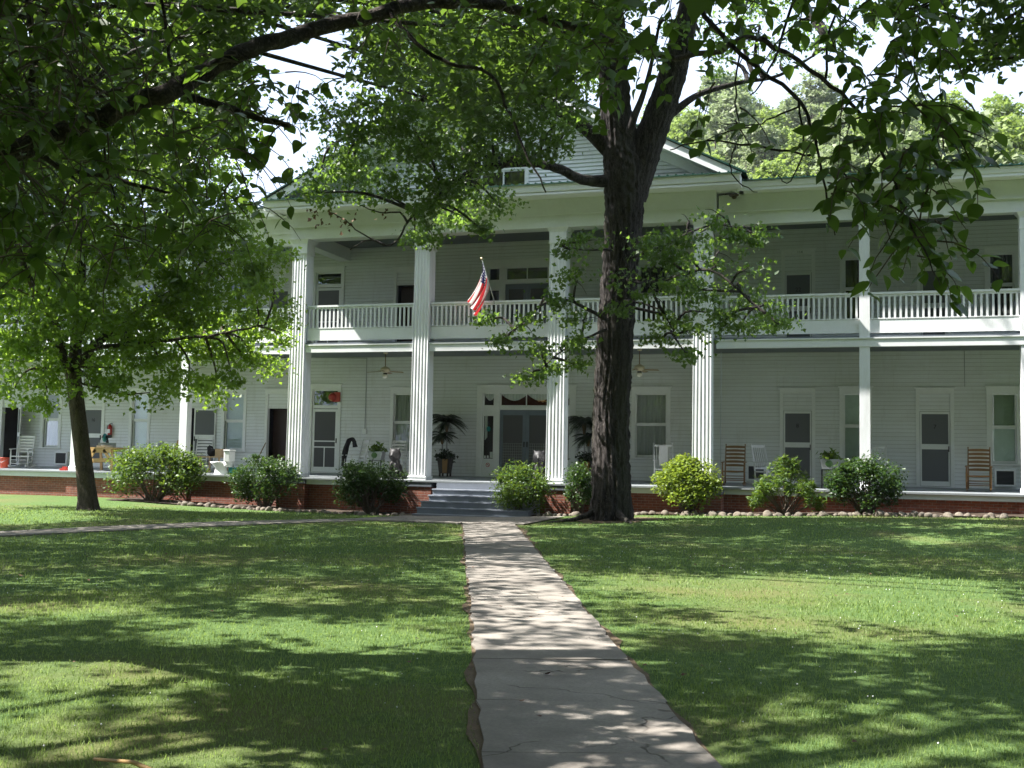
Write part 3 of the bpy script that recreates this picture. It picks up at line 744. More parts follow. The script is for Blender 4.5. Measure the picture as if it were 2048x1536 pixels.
# roof
m = PB(); Yr = 9.2; e = .2
def ribbed(x0, x1, y0, z0, y1, z1, rib=.23):
    m.add([(x0, y0, z0), (x1, y0, z0), (x1, y1, z1), (x0, y1, z1), (x0, y0, z0-.03), (x1, y0, z0-.03)], [(0, 1, 2, 3), (4, 5, 1, 0)])
    n = int((x1-x0)/rib)
    for i in range(n):
        x = x0+(i+.5)*(x1-x0)/n; m.add([(x-.03, y0, z0), (x-.015, y0, z0+.035), (x+.015, y0, z0+.035), (x+.03, y0, z0), (x-.03, y1, z1), (x-.015, y1, z1+.035), (x+.015, y1, z1+.035), (x+.03, y1, z1)], [(0, 1, 2, 3), (0, 4, 5, 1), (1, 5, 6, 2), (2, 6, 7, 3)])
ribbed(-46.6, -17.05, -.36, 9.20, Yr, 11.0); ribbed(-2.95, 14.6, -.36, 9.20, Yr, 11.0)
ribbed(-17.25, -2.80, -.98, 9.27, .11, 9.40)
m.add([(-46.6, Yr, 11.0), (14.6, Yr, 11.0), (14.6, 15.4, 9.0), (-46.6, 15.4, 9.0)], [(0, 1, 2, 3)])
for s in (-1, 1):
    ex = GL-.1 if s < 0 else GR_+.1; zz = GZ+.0
    n = 34
    m.add([(ex, -.9, zz), (AX, -.9, AZ+.05), (AX, 12, AZ+.05), (ex, 12, zz), (ex, -.9, zz-.05), (AX, -.9, AZ)], [(0, 1, 2, 3), (4, 5, 1, 0)])
    for i in range(n):
        u = (i+.5)/n; y = -.8+12*u
        m.add([(ex, y-.03, zz), (ex, y, zz+.04), (ex, y+.03, zz), (AX, y-.03, AZ+.05), (AX, y, AZ+.09), (AX, y+.03, AZ+.05)], [(0, 3, 4, 1), (1, 4, 5, 2)])
m.put('roof', M['greenroof'])
# wall fittings
m = PB(); bx = -15.585
m.tube([(bx, WY-.03, 4.83), (bx, WY-.03, 3.3)], .012, 6); m.tube([(bx, WY-.03, 3.3), (bx-.01, WY-.03, 2.43)], .014, 6); m.tube([(bx-2.6, WY-.5, 4.82), (bx-1, WY-.3, 4.80), (bx, WY-.06, 4.80)], .012, 6)
m.tube([(-3.48, .5, 4.6), (-3.48, .48, 1.0)], .012, 6); m.tube([(3.05, WY-.03, 4.83), (3.05, WY-.03, 3.8)], .01, 6)
m.put('conduit', M['grey'])
m = PB(); m.box(-15.66, -15.53, WY-.08, WY-.015, 2.26, 2.43); m.put('switch_box', M['white'])
# ================================================================== things on the porch
def fl(y): return .85+.08*(y-.26)/(WY-.26)
def porch(px, py, y):                      # point on the porch floor at depth y under a picture column
    p = at_y(px, py, y); return (p[0], y, fl(y))
# --- rocking chairs
def make_chair(name, mat, loc, rz, style, label, group='rocking chairs along the porch'):
    t = empty(name, loc, rz, label, 'rocking chair', group)
    w = .27; hb = 1.16
    for s in (-1, 1):
        mb = MB(); mb.tube([(s*w, .22, .06), (s*w, .24, .42), (s*w*1.0, .30, .75), (s*w, .40, hb)], [.02, .021, .019, .014], 7); mb.ball((s*w, .402, hb+.012), .019, 8, 5); mb.build('back_post', mat, t, True)
        mb = MB(); mb.tube([(s*(w+.03), -.22, .06), (s*(w+.03), -.22, .45), (s*(w+.03), -.22, .64)], [.02, .024, .017], 7); mb.build('leg', mat, t, True)
        mb = MB(); mb.prism([(-.30, .64), (.28, .665), (.28, .685), (-.30, .665)], 'x', s*(w+.03)-.035, s*(w+.03)+.035); mb.build('armrest', mat, t)
        mb = MB(); n = 12; top = []; bot = []
        for i in range(n+1):
            y = -.42+.98*i/n; z = .012+.16*((y-.0)/.55)**2*.55; top.append((y, z+.045)); bot.append((y, z))
        mb.prism(bot+top[::-1], 'x', s*(w+.02)-.014, s*(w+.02)+.014); mb.build('rocker', mat, t)
    mb = MB(); V = []
    for i in range(7):
        for j in range(7):
            x = -w-.02+(2*w+.04)*i/6; y = -.25+.48*j/6; V.append((x, y, .425-.02*math.sin(math.pi*i/6)*math.sin(math.pi*j/6)))
    k = len(V); V += [(x, y, z-.035) for x, y, z in V]
    mb.add(V, [(i*7+j, (i+1)*7+j, (i+1)*7+j+1, i*7+j+1) for i in range(6) for j in range(6)]+[(k+i*7+j, k+i*7+j+1, k+(i+1)*7+j+1, k+(i+1)*7+j) for i in range(6) for j in range(6)])
    per = [i*7 for i in range(7)]+[42+j for j in range(1, 7)]+[i*7+6 for i in range(5, -1, -1)]+[j for j in range(5, 0, -1)]
    mb.add([V[i] for i in per]+[V[i+k] for i in per], [(a, (a+1) % len(per), (a+1) % len(per)+len(per), a+len(per)) for a in range(len(per))])
    mb.build('seat', mat, t)
    mb = MB()
    if style == 'ladder':
        for i in range(6):
            z = .55+.105*i; y = .255+.145*((z-.45)/.7)**1.3; n = 10; V = []
            for q in range(n+1):
                u = q/n; x = -w+2*w*u; b = .04*math.sin(math.pi*u); a = .016*math.sin(math.pi*u)
                V += [(x, y+b, z-.005), (x, y+b, z+.05+a), (x, y+b+.012, z+.05+a), (x, y+b+.012, z-.005)]
            mb.add(V, [(4*q+e, 4*q+(e+1) % 4, 4*q+4+(e+1) % 4, 4*q+4+e) for q in range(n) for e in range(4)])
    elif style == 'spindle':
        mb.bar((-w, .40, 1.12), (w, .40, 1.12), .03, .07); mb.bar((-w, .255, .5), (w, .255, .5), .03, .05)
        for i in range(7): x = -w+2*w*(i+.5)/7; mb.bar((x, .255, .5), (x, .40, 1.1), .03, .014, (1, 0, 0))
    else:
        mb.bar((-w, .40, 1.1), (w, .40, 1.1), .03, .06); mb.prism([(-.13, .5), (.13, .5), (.13, 1.09), (-.13, 1.09)], 'y', .30, .325)
        for s in (-.2, .2): mb.bar((s, .255, .5), (s, .40, 1.1), .03, .014, (1, 0, 0))
    mb.build('backrest', mat, t)
    for z, yy in ((.16, -.22), (.28, -.22), (.2, .23)):
        mb = MB(); mb.tube([(-w-.02, yy, z), (w+.02, yy, z)], .012, 6); mb.build('stretcher', mat, t, True)
    for s in (-1, 1):
        mb = MB(); mb.tube([(s*(w+.025), -.22, .2), (s*(w+.005), .23, .22)], .012, 6); mb.build('stretcher', mat, t, True)
    return t
bc = make_chair('rocking_chair', M['brownwood'], porch(1468, 970, 1.3), 0, 'ladder', 'brown ladder back rocking chair between the fluted column and door 8')
dup(bc, porch(1958, 972, 1.5), -.12, 'brown ladder back rocking chair beside the air conditioner under the rightmost window')
wl = make_chair('rocking_chair', M['whitewood'], porch(43, 930, 1.6), .35, 'ladder', 'white ladder back rocking chair next to the orange bucket')
dup(wl, porch(708, 950, 1.7), -.75, 'white rocking chair with a black coat hung over its back')
dup(wl, porch(790, 955, 2.3), .1, 'white rocking chair behind the black statue left of the steps')
dup(wl, porch(400, 940, 2.2), .2, 'white chair in front of the ajar screen door, behind the toilet and bush')
ws = make_chair('rocking_chair', M['whitewood'], porch(1536, 968, 1.5), .9, 'spindle', 'white spindle back rocking chair turned sideways in front of door 8')
dup(ws, porch(1748, 970, 2.4), -.2, 'white spindle back rocking chair mostly hidden behind the rounded green bush')
make_chair('rocking_chair', M['whitewood'], porch(1328, 962, 1.7), .25, 'panel', 'white rocking chair with a solid panel back under the lace window')
def smooth_(p):
    out = []
    for (a, b), (c, d) in zip(p[:-1], p[1:]): out += [(a+(c-a)*k/4, b+(d-b)*k/4) for k in range(4)]
    return out+[p[-1]]
def coat():
    t = at_y(708, 900, 1.9); x, z = float(t[0])-.1, fl(1.7)
    mb = MB(); V = []; n = 10; pth = smooth_([(x-.20, z+.30), (x-.19, z+.60), (x-.13, z+.92), (x-.04, z+1.15), (x+.05, z+1.20), (x+.12, z+1.08), (x+.15, z+.92)]); N = len(pth)
    for i, (px_, pz_) in enumerate(pth):
        u = i/(N-1); w = .10+.05*math.sin(u*3); th = .055+.02*math.sin(u*7)
        a_, b_ = pth[max(i-1, 0)], pth[min(i+1, N-1)]; dx, dz = b_[0]-a_[0], b_[1]-a_[1]; l = math.hypot(dx, dz); nx, nz = -dz/l, dx/l
        for k in range(n): t_ = 2*math.pi*k/n; V.append((px_+nx*th*math.cos(t_), 1.78+.1*u+w*math.sin(t_)+.015*math.sin(i+k*2), pz_+nz*th*math.cos(t_)))
    mb.add(V, [(i*n+k, i*n+(k+1) % n, (i+1)*n+(k+1) % n, (i+1)*n+k) for i in range(N-1) for k in range(n)]+[tuple(range(n)), tuple((N-1)*n+k for k in range(n))])
    o = mb.build('coat', M['blackcloth'], None, True)
    return tag(o, 'black coat hung over the back of a white rocking chair', 'coat')
coat()
# --- planters on stands
def leafy(n, c, r, size, m, parent, seed, name='leaves', up=.5):
    rs = np.random.RandomState(seed); P = rs.normal(size=(n, 3))*np.array(r)*.55+np.array(c); return leaf_mesh(name, P, size, m, parent, rs, up)
def leaf_mesh(name, P, size, m, parent, rs, up=.5, T=None, droop=0., var=.35, axis=None):
    """one mesh of many small leaves; every leaf a few real faces with its own direction"""
    n = len(P)
    if T is None:
        T = (np.array([(0, 0, 0), (.32, .30, .06), (0, 1, -.04), (-.32, .30, .06), (0, .38, 0)], float), [(0, 1, 4), (1, 2, 4), (2, 3, 4), (3, 0, 4)])
    tv, tf = T; tv = np.asarray(tv, float); tf = np.asarray(tf)
    nr = rs.normal(size=(n, 3)); nr[:, 2] = np.abs(nr[:, 2])+up*2; nr /= np.linalg.norm(nr, axis=1, keepdims=True)
    a = rs.normal(size=(n, 3)) if axis is None else axis+rs.normal(size=(n, 3))*.35
    a[:, 2] -= droop
    a -= nr*(a*nr).sum(1, keepdims=True); a /= np.linalg.norm(a, axis=1, keepdims=True)+1e-9
    b = np.cross(a, nr); s = size*(1+var*rs.uniform(-1, 1, n)); s = s[:, None, None]; wv = rs.uniform(.72, 1.25, n)[:, None, None]; cv = rs.uniform(-.4, 2.2, n)[:, None, None]
    V = P[:, None, :]+s*(tv[None, :, 0:1]*wv*b[:, None, :]+tv[None, :, 1:2]*a[:, None, :]+tv[None, :, 2:3]*cv*nr[:, None, :])
    k = len(tv); Fq = tf[None]+(np.arange(n)*k)[:, None, None]
    return np_mesh(name, V.reshape(-1, 3), Fq.reshape(-1, tf.shape[1]), m, parent)
def planter(loc, label):
    t = empty('planter', loc, 0, label, 'planter', 'metal tub planters on iron stands')
    mb = MB()
    for sx in (-.2, .2):
        for syy in (-.12, .12): mb.bar((sx, syy, 0), (sx, syy, .52), .025)
    for z in (.12, .52):
        for syy in (-.12, .12): mb.bar((-.2, syy, z), (.2, syy, z), .018)
        for sx in (-.2, .2): mb.bar((sx, -.12, z), (sx, .12, z), .018)
    mb.build('stand', M['black'], t)
    mb = MB(); mb.prism([(-.2, .53), (.2, .53), (.25, .80), (-.25, .80)], 'y', -.14, .14); mb.build('tub', M['galv'], t, bevel=.01)
    mb = MB(); mb.ball((-.02, -.1, .68), (.15, .06, .13), 10, 7); mb.build('pot', M['cactus'], t, True)
    leafy(140, (0, 0, .88), (.2, .12, .1), .13, M['bush1'], t, 5, 'leaves', .3)
    return t
p1 = planter(porch(752, 962, 1.2), 'metal tub planter on an iron stand between two white rocking chairs')
dup(p1, porch(1659, 975, 1.0), .1, 'metal tub planter on an iron stand between door 8 and the post')
# --- potted palms either side of the entrance
def palm(loc, label, seed, flip=1):
    rr = random.Random(seed); t = empty('potted_palm', loc, 0, label, 'potted palm', 'potted palms beside the entrance')
    mb = MB(); mb.prism([(-.15, .10), (.15, .10), (.22, .58), (-.22, .58)], 'y', -.16, .16); pot = mb.build('pot', M['potdark'], t)
    mb = MB(); mb.add([(-.03, -.175, .12), (.12, -.175, .12), (.15, -.19, .56), (-.04, -.19, .56)], [(0, 1, 2, 3)]); mb.build('pot_panel', M['potbrown'], pot)
    mb = MB()
    for sx in (-.13, .13):
        for s2 in (-.13, .13): mb.box(sx-.025, sx+.025, s2-.025, s2+.025, 0, .11)
    mb.build('pot_foot', M['potdark'], pot)
    leafy(260, (0, 0, .66), (.26, .2, .14), .12, M['palm'], t, seed, 'underplant', .2)
    for (x, h, nf, L) in ((.05*flip, 1.72, 30, .80), (-.09*flip, 1.26, 24, .58)):
        mb = MB(); lean = rr.uniform(-.04, .04)
        mb.tube([(x, 0, .5), (x+lean, 0, .5+(h-.5)*.7)], [.026, .024], 8); st = mb.build('stem', M['grey'], t, True)
        mb = MB(); mb.tube([(x+lean, 0, .5+(h-.5)*.7), (x+lean*1.4, 0, h-.08), (x+lean*1.4, 0, h+.05)], [.03, .07, .05], 9); mb.build('crown_shaft', M['brownwood'], t, True)
        V = []; Fs = []
        for i in range(nf):
            a = 2*math.pi*i/nf+rr.uniform(-.2, .2); el = rr.uniform(-.1, 1.2); l = L*rr.uniform(.8, 1.1); q = None
            for j in range(15):
                u = j/14; rad_ = l*u*math.cos(el*(1-u*.6)); z = h+.05+l*(u*math.sin(el)-.75*u*u)
                p = Vector((x+lean+math.cos(a)*rad_, math.sin(a)*rad_, z))
                if q is not None:
                    d = (p-q).normalized(); sd = Vector((-math.sin(a), math.cos(a), 0))
                    for s in (-1, 1):
                        for e in (0, .5):
                            o = q.lerp(p, e); ll = .23*math.sin(math.pi*min(1, .15+u*.85))*L/.74+.03
                            tip = o+sd*s*ll*.75+d*ll*.55+Vector((0, 0, -.35*ll)); b = len(V); w = d*.014
                            V += [o-w, o+w, tip]; Fs.append((b, b+1, b+2))
                q = p
        np_mesh('fronds', [tuple(v) for v in V], Fs, M['palm'], t)
    return t
palm(porch(890, 955, 2.75), 'tall potted palm in a square wooden planter left of the blue grey doors', 3)
palm(porch(1172, 957, 2.75), 'potted palm right of the entrance, mostly hidden by the big trunk', 8, -1)
# --- ceiling fans
def fan(px, label, a0):
    p = at_y(px, 722, 1.9); t = empty('ceiling_fan', (p[0], 1.9, 4.84), 0, label, 'ceiling fan', 'ceiling fans over the porch')
    mb = MB(); mb.lathe([(.03, -.05), (.07, -.04), (.075, 0)], n=14); mb.build('ceiling_plate', M['cream'], t, True)
    mb = MB(); mb.tube([(0, 0, -.04), (0, 0, -.48)], .014, 8); mb.build('rod', M['brownwood'], t, True)
    mb = MB(); mb.lathe([(.02, -.44), (.12, -.49), (.155, -.53), (.155, -.58), (.11, -.62), (.05, -.65)], n=18); mb.build('motor', M['cream'], t, True)
    mb = MB(); mb.lathe([(.06, -.66), (.065, -.69), (.06, -.71)], n=14); mb.build('light_collar', M['black'], t, True)
    mb = MB(); mb.lathe([(.03, -.83), (.07, -.81), (.10, -.76), (.075, -.71), (.05, -.70)], n=14); mb.build('light_globe', M['bulb'], t, True)
    for k in range(4):
        a = a0+k*math.pi/2; c, s = math.cos(a), math.sin(a); V = []
        for r, w, z in ((.14, .03, -.60), (.2, .055, -.61), (.56, .068, -.63), (.6, .05, -.632)):
            for q, dz in ((-1, .012), (1, -.012)): V += [(c*r-s*w*q, s*r+c*w*q, z+dz), (c*r-s*w*q, s*r+c*w*q, z+dz-.008)]
        mb = MB(); mb.add(V, [(4*i, 4*i+4, 4*i+6, 4*i+2) for i in range(3)]+[(4*i+1, 4*i+3, 4*i+7, 4*i+5) for i in range(3)]+[(4*i, 4*i+1, 4*i+5, 4*i+4) for i in range(3)]+[(4*i+2, 4*i+6, 4*i+7, 4*i+3) for i in range(3)]+[(0, 2, 3, 1), (12, 13, 15, 14)])
        mb.build('blade', M['fanblade'], t)
    return t
fan(771, 'cream ceiling fan with globe light, between the two left fluted columns', .12)
fan(1279, 'cream ceiling fan with globe light, just right of the big trunk', -.18)
# --- alarm bell above the wide screen door
t = empty('alarm_bell', (at_y(668, 795, 3.3)[0], 3.33, 3.49), 0, 'round red alarm bell on a red box above the wide screen door', 'alarm bell')
mb = MB(); mb.box(-.02, .21, -.03, .06, -.16, .17); mb.build('box', M['redpaint'], t, bevel=.01)
mb = MB(); mb.lathe([(.005, .085), (.07, .078), (.12, .05), (.15, 0), (.15, -.015)], n=20); mb.v = [(x-.06, -z-.03, y) for x, y, z in mb.v]; mb.build('gong', M['redpaint'], t, True)
mb = MB(); mb.bar((-.12, -.10, -.1), (-.03, -.11, -.12), .012, .03); mb.build('striker', M['pine'], t)
# --- window air conditioners
def aircon(x, label, w=.55, grp='air conditioners set in the porch wall'):
    t = empty('air_conditioner', (x, WY, 1.0), 0, label, 'air conditioner', grp)
    mb = MB(); mb.box(-w/2, -w/2+.05, -.12, -.016, 0, .48); mb.box(w/2-.05, w/2, -.12, -.016, 0, .48); mb.box(-w/2+.05, w/2-.05, -.12, -.016, .43, .48); mb.box(-w/2+.05, w/2-.05, -.12, -.016, 0, .05); mb.build('case', M['white'], t)
    mb = MB(); mb.box(-w/2+.05, w/2-.05, -.09, -.03, .05, .43); mb.build('grille', M['dark'], t)
    mb = MB()
    for i in range(11): z = .07+.034*i; mb.box(-w/2+.05, w/2-.05, -.098, -.0915, z, z+.008)
    mb.build('louvre', M['screen'], t); return t
ac = aircon(4.07, 'window air conditioner low on the wall beside the rightmost brown rocking chair')
dup(ac, (-27.72, WY, 1.0), 0, 'air conditioner low on the wall right of the orange bucket and white chair')
dup(ac, (-2.75, WY, 1.0), 0, 'air conditioner low on the wall behind the sideways white rocking chair')
# --- statues
def statue(loc, rz, label):
    t = empty('lion_statue', loc, rz, label, 'statue', 'black statues beside the steps')
    bm = bmesh.new()
    def blob(c, r, sub=3):
        q = bmesh.ops.create_icosphere(bm, subdivisions=sub, radius=1)
        for v in q['verts']: v.co = Vector((v.co.x*r[0]+c[0], v.co.y*r[1]+c[1], v.co.z*r[2]+c[2]))
    blob((0, .10, .22), (.17, .22, .22)); blob((0, -.02, .40), (.15, .15, .24)); blob((0, -.06, .66), (.19, .17, .20)); blob((0, -.17, .66), (.10, .12, .11)); blob((0, -.27, .63), (.06, .06, .05))
    for s in (-1, 1):
        blob((s*.08, -.16, .22), (.05, .06, .22)); blob((s*.08, -.21, .04), (.06, .09, .04)); blob((s*.15, .08, .12), (.07, .16, .12)); blob((s*.13, -.06, .82), (.04, .03, .05)); blob((s*.16, -.1, .04), (.05, .09, .04))
    me = bpy.data.meshes.new('body'); bm.to_mesh(me); bm.free(); me.materials.append(M['bronze'])
    o = bpy.data.objects.new('body', me); COL.objects.link(o); o.parent = t
    r = o.modifiers.new('r', 'REMESH'); r.mode = 'VOXEL'; r.voxel_size = .022; r.use_smooth_shade = True
    bpy.context.view_layer.update(); m2 = bpy.data.meshes.new_from_object(o.evaluated_get(bpy.context.evaluated_depsgraph_get())); o.modifiers.clear(); m2.materials.clear(); m2.materials.append(M['bronze']); o.data = m2
    mb = MB(); mb.box(-.22, .22, -.32, .32, -.06, .0); mb.build('plinth', M['bronze'], t, bevel=.01)
    return t
st = statue(np.array(porch(790, 960, .55))+np.array([0, 0, .06]), 0, 'black seated lion statue on the porch left of the steps')
dup(st, np.array(porch(1078, 965, .55))+np.array([0, 0, .06]), .2, 'black seated lion statue on the porch right of the steps, behind a bush')
# --- flag on the balcony rail
def flag():
    b = at_y(988, 598, .12); tp = at_y(964, 519, -.75)
    t = empty('flag', (b[0], .16, 6.12), 0, 'american flag hanging from a slanted pole on the balcony rail', 'flag')
    B = Vector((0, 0, 0)); T = Vector((tp[0]-b[0], -.91, tp[2]-6.12))
    mb = MB(); mb.tube([B-(T.normalized()*.1), T], .012, 8); mb.build('pole', M['white'], t, True)
    mb = MB(); mb.ball(T+T.normalized()*.03, .042, 10, 7); mb.build('finial', M['gold'], t, True)
    mb = MB(); mb.tube([B-T.normalized()*.06+Vector((0, 0, -.04)), B+T.normalized()*.1], .022, 8); mb.build('bracket', M['grey'], t, True)
    d = T.normalized(); nu, nv = 46, 60; V = []; UV = []
    hoist = .84; fly = 1.08
    for i in range(nu+1):
        u = i/nu
        top = T*.97-d*(hoist*u)
        for j in range(nv+1):
            v = j/nv; g = v*fly
            squeeze = 1-.12*min(1, v*2.2)
            ax = T*.97-d*(hoist*(.30+(u-.30)*squeeze))
            ph = u*17+v*1.5
            p = top.lerp(ax, min(1, v*1.6))+Vector((-.40*v, 0, -1))*g*(.98-.12*u)
            p += Vector((.055*math.sin(ph)*min(1, v*3), .055*math.sin(ph+1.3)*min(1, v*3), 0))
            V.append(p); UV.append((v, 1-u))
    Fq = [(i*(nv+1)+j, (i+1)*(nv+1)+j, (i+1)*(nv+1)+j+1, i*(nv+1)+j+1) for i in range(nu) for j in range(nv)]
    mt = NT('flag_cloth'); uv = mt.n('UVMap', {'uv_map': 'flag'}).outputs[0]; s = mt.n('SeparateXYZ', Vector=uv)
    st = mt.math('MODULO', mt.math('MULTIPLY', s.outputs[1], 6.5), 1.)
    red = mt.math('GREATER_THAN', st, .4999); red = mt.math('LESS_THAN', st, .5)
    can = mt.math('MULTIPLY', mt.math('LESS_THAN', s.outputs[0], .4), mt.math('GREATER_THAN', s.outputs[1], .4615))
    sv = mt.n('CombineXYZ', X=mt.math('MULTIPLY', s.outputs[0], 13.5), Y=mt.math('MULTIPLY', mt.math('SUBTRACT', s.outputs[1], .4615), 9.3)).outputs[0]
    fx = mt.n('VectorMath', {'operation': 'FRACTION'}, _0=sv).outputs[0]; dd = mt.n('VectorMath', {'operation': 'DISTANCE'}, _0=fx, _1=(.5, .5, 0)).outputs['Value']
    star = mt.math('LESS_THAN', dd, .27)
    c = mt.mix(red, (.82, .80, .78), (.50, .035, .04)); bl = mt.mix(star, (.012, .016, .07), (.8, .8, .8)); c = mt.mix(can, c, bl)
    a = mt.n('BsdfDiffuse', Color=c).outputs[0]; tr = mt.n('BsdfTranslucent', Color=c).outputs[0]
    mt.fin(mt.n('MixShader', _0=.35, _1=a, _2=tr).outputs[0])
    o = np_mesh('cloth', [tuple(v) for v in V], Fq, mt.m, t, True)
    ul = o.data.uv_layers.new(name='flag'); ul.data.foreach_set('uv', np.array([UV[i] for f in Fq for i in f], np.float32).ravel())
flag()
# --- the work in progress at the left end
t = empty('bucket', porch(9, 930, 1.3), 0, 'orange plastic bucket on the left end of the porch', 'bucket')
mb = MB(); mb.lathe([(.125, 0), (.13, .01), (.155, .34), (.165, .345), (.165, .37), (.15, .37), (.12, .02)], n=20, caps=False); mb.add([(.12*math.cos(k*math.pi/8), .12*math.sin(k*math.pi/8), .015) for k in range(16)], [tuple(range(16))]); mb.build('body', M['orange'], t, True)
mb = MB(); mb.tube([(.165*math.cos(a), -.03-.15*math.sin(a), .34-.14*math.sin(a)) for a in np.linspace(0, math.pi, 11)], .005, 5); mb.build('handle', M['grey'], t, True)
t = empty('workbench', porch(213, 942, 1.2), 0, 'rough lumber sawhorse workbench carrying a mitre saw behind the left tree', 'workbench')
mb = MB(); mb.box(-.62, .62, -.35, .35, .74, .78); mb.build('top', M['pine'], t)
for sx in (-.5, .42):
    mb = MB(); mb.bar((sx, -.32, .69), (sx, .32, .69), .05, .1)
    for s2 in (-.3, .3): mb.bar((sx+.04, s2*1.1, 0), (sx, s2, .72), .09, .04)
    mb.bar((sx, -.3, .3), (sx, .3, .3), .03, .09); mb.build('sawhorse', M['pine'], t)
mb = MB(); mb.box(-.5, .42, -.36, -.32, .60, .735); mb.bar((-.48, -.34, .33), (.40, -.34, .36), .03, .13); mb.bar((-.44, -.345, .38), (-.2, -.345, .7), .03, .1); mb.bar((.36, -.345, .4), (.12, -.345, .7), .03, .1); mb.build('brace', M['pine'], t)
loc = Vector(t.location)+Vector((-.05, 0, .78))
t = empty('mitre_saw', loc, .3, 'mitre saw on the rough workbench behind the left tree', 'power saw')
mb = MB(); mb.box(-.28, .28, -.14, .14, .0, .07); mb.lathe([(.17, .07), (.17, .085)], n=18); mb.build('base', M['grey'], t)
mb = MB(); mb.box(-.3, .3, .05, .08, .07, .16); mb.build('fence', M['galv'], t)
mb = MB(); mb.bar((-.02, .2, .05), (-.05, .1, .34), .07, .08); mb.build('arm', M['black'], t)
mb = MB(); mb.lathe([(.03, -.03), (.15, -.03), (.16, 0), (.15, .03), (.03, .03)], n=20); mb.v = [(z-.06, x*.9-.02, y*.9+.33) for x, y, z in mb.v]; mb.build('blade_guard', M['teal'], t, True)
mb = MB(); mb.tube([(0, -.02, .36), (.16, -.02, .38)], .055, 10); mb.bar((-.06, -.16, .40), (-.06, -.26, .34), .04); mb.build('motor', M['black'], t, True)
t = empty('fire_extinguisher', (-25.64, WY-.1, 2.06), 0, 'red fire extinguisher hanging on the wall left of a tall window', 'fire extinguisher')
mb = MB(); mb.lathe([(.05, 0), (.075, .02), (.078, .34), (.05, .40), (.02, .42), (.02, .45)], n=14); mb.build('cylinder', M['redpaint'], t, True)
mb = MB(); mb.bar((-.02, 0, .45), (.10, -.01, .48), .03, .02); mb.tube([(-.02, 0, .44), (-.10, -.02, .38), (-.095, -.02, .15)], .012, 6); mb.build('hose_valve', M['black'], t)
mb = MB(); mb.box(-.055, .055, -.083, -.06, .12, .26); mb.build('paper_label', M['white'], t)
t = empty('toilet', porch(442, 951, .55), -math.pi/2+.15, 'white porcelain toilet standing unconnected at the porch edge', 'toilet')
mb = MB(); mb.v = []
def oval(cx, cy_, a, b, z, n=20): return [(cx+a*math.cos(2*math.pi*k/n), cy_+b*math.sin(2*math.pi*k/n), z) for k in range(n)]
rings = [oval(0, 0, .13, .24, 0), oval(0, 0, .12, .22, .08), oval(0, -.02, .10, .18, .2), oval(0, -.08, .17, .24, .32), oval(0, -.1, .19, .28, .39), oval(0, -.1, .185, .27, .405), oval(0, -.1, .13, .2, .40), oval(0, -.08, .09, .13, .3)]
mb.add([p for r in rings for p in r], [(i*20+k, i*20+(k+1) % 20, (i+1)*20+(k+1) % 20, (i+1)*20+k) for i in range(7) for k in range(20)]+[tuple(range(140, 160))]); mb.box(-.14, .14, .14, .36, .24, .40); mb.build('bowl', M['porcelain'], t, True)
mb = MB(); mb.box(-.22, .22, .16, .36, .40, .74); mb.build('tank', M['porcelain'], t, bevel=.02)
mb = MB(); mb.box(-.235, .235, .145, .375, .742, .785); mb.build('tank_lid', M['porcelain'], t, bevel=.012)
mb = MB(); mb.tube([(-.16, .155, .66), (-.16, .13, .66), (-.08, .125, .655)], .01, 6); mb.build('flush_handle', M['galv'], t)
def simple(name, mb, m, label, cat, group=None, bevel=0, smooth=False):
    return tag(mb.build(name, m, None, smooth, bevel), label, cat, group)
p = porch(469, 953, .7); mb = MB(); mb.box(p[0]-.14, p[0]+.2, .55, .9, p[2], p[2]+.2); mb.box(p[0]-.16, p[0]+.22, .53, .92, p[2]+.2, p[2]+.225); simple('storage_box', mb, M['teal'], 'teal plastic box on the floor right of the toilet', 'box', bevel=.01)
p = porch(431, 940, 1.5); mb = MB()
for a, b in ((-.42, -.25), (.28, -.25), (-.42, .3), (.28, .3)): mb.bar((p[0]+a, 1.5+b, p[2]), (p[0]+a, 1.5+b, p[2]+.5), .05)
mb.box(p[0]-.5, p[0]+.36, 1.2, 1.85, p[2]+.5, p[2]+.54); simple('low_table', mb, M['card'], 'low tan table behind the white toilet', 'table')
mb = MB(); mb.ball((p[0]-.13, 1.45, p[2]+.66), (.17, .12, .13)); mb.ball((p[0]-.2, 1.45, p[2]+.8), (.1, .1, .1)); mb.ball((p[0]-.02, 1.42, p[2]+.72), (.12, .08, .06)); mb.tube([(p[0]-.25, 1.4, p[2]+.7), (p[0]-.2, 1.4, p[2]+.9), (p[0]-.05, 1.42, p[2]+.78)], .02, 6); simple('bag', mb, M['blackcloth'], 'black bag on the low tan table behind the toilet', 'bag', smooth=True)
mb = MB(); mb.box(p[0]+.08, p[0]+.34, 1.3, 1.6, p[2]+.541, p[2]+.79); simple('carton', mb, M['card'], 'tan cardboard box directly behind the toilet tank', 'box', bevel=.006)
for px, z, w, mm, nm, lab, cat, ln in ((300, .95, .07, 'grey', 'board', 'weathered grey board leaning on the wall right of a tall window', 'board', .08), (341, 1.05, .12, 'pine', 'board', 'pale tan plank leaning on the wall left of a white post', 'plank', .05), (511, 1.0, .025, 'brownwood', 'broom_pole', 'thin brown pole leaning on the wall left of the dark red doorway', 'pole', .14)):
    q = at_y(px, 930, 2.95); mb = MB(); mb.bar((q[0]-ln, 2.95, fl(2.95)+.02), (q[0]+ln, WY-.06, fl(2.95)+z), w, .025, (0, 1, 0)); simple(nm, mb, M[mm], lab, cat)
q = at_y(258, 892, 2.0); mb = MB(); mb.bar((q[0]-.5, 1.5, 1.72), (q[0]+.9, 2.4, 1.25), .09, .03); simple('board', mb, M['pine'], 'tan board slanting down from the workbench to the right', 'board')
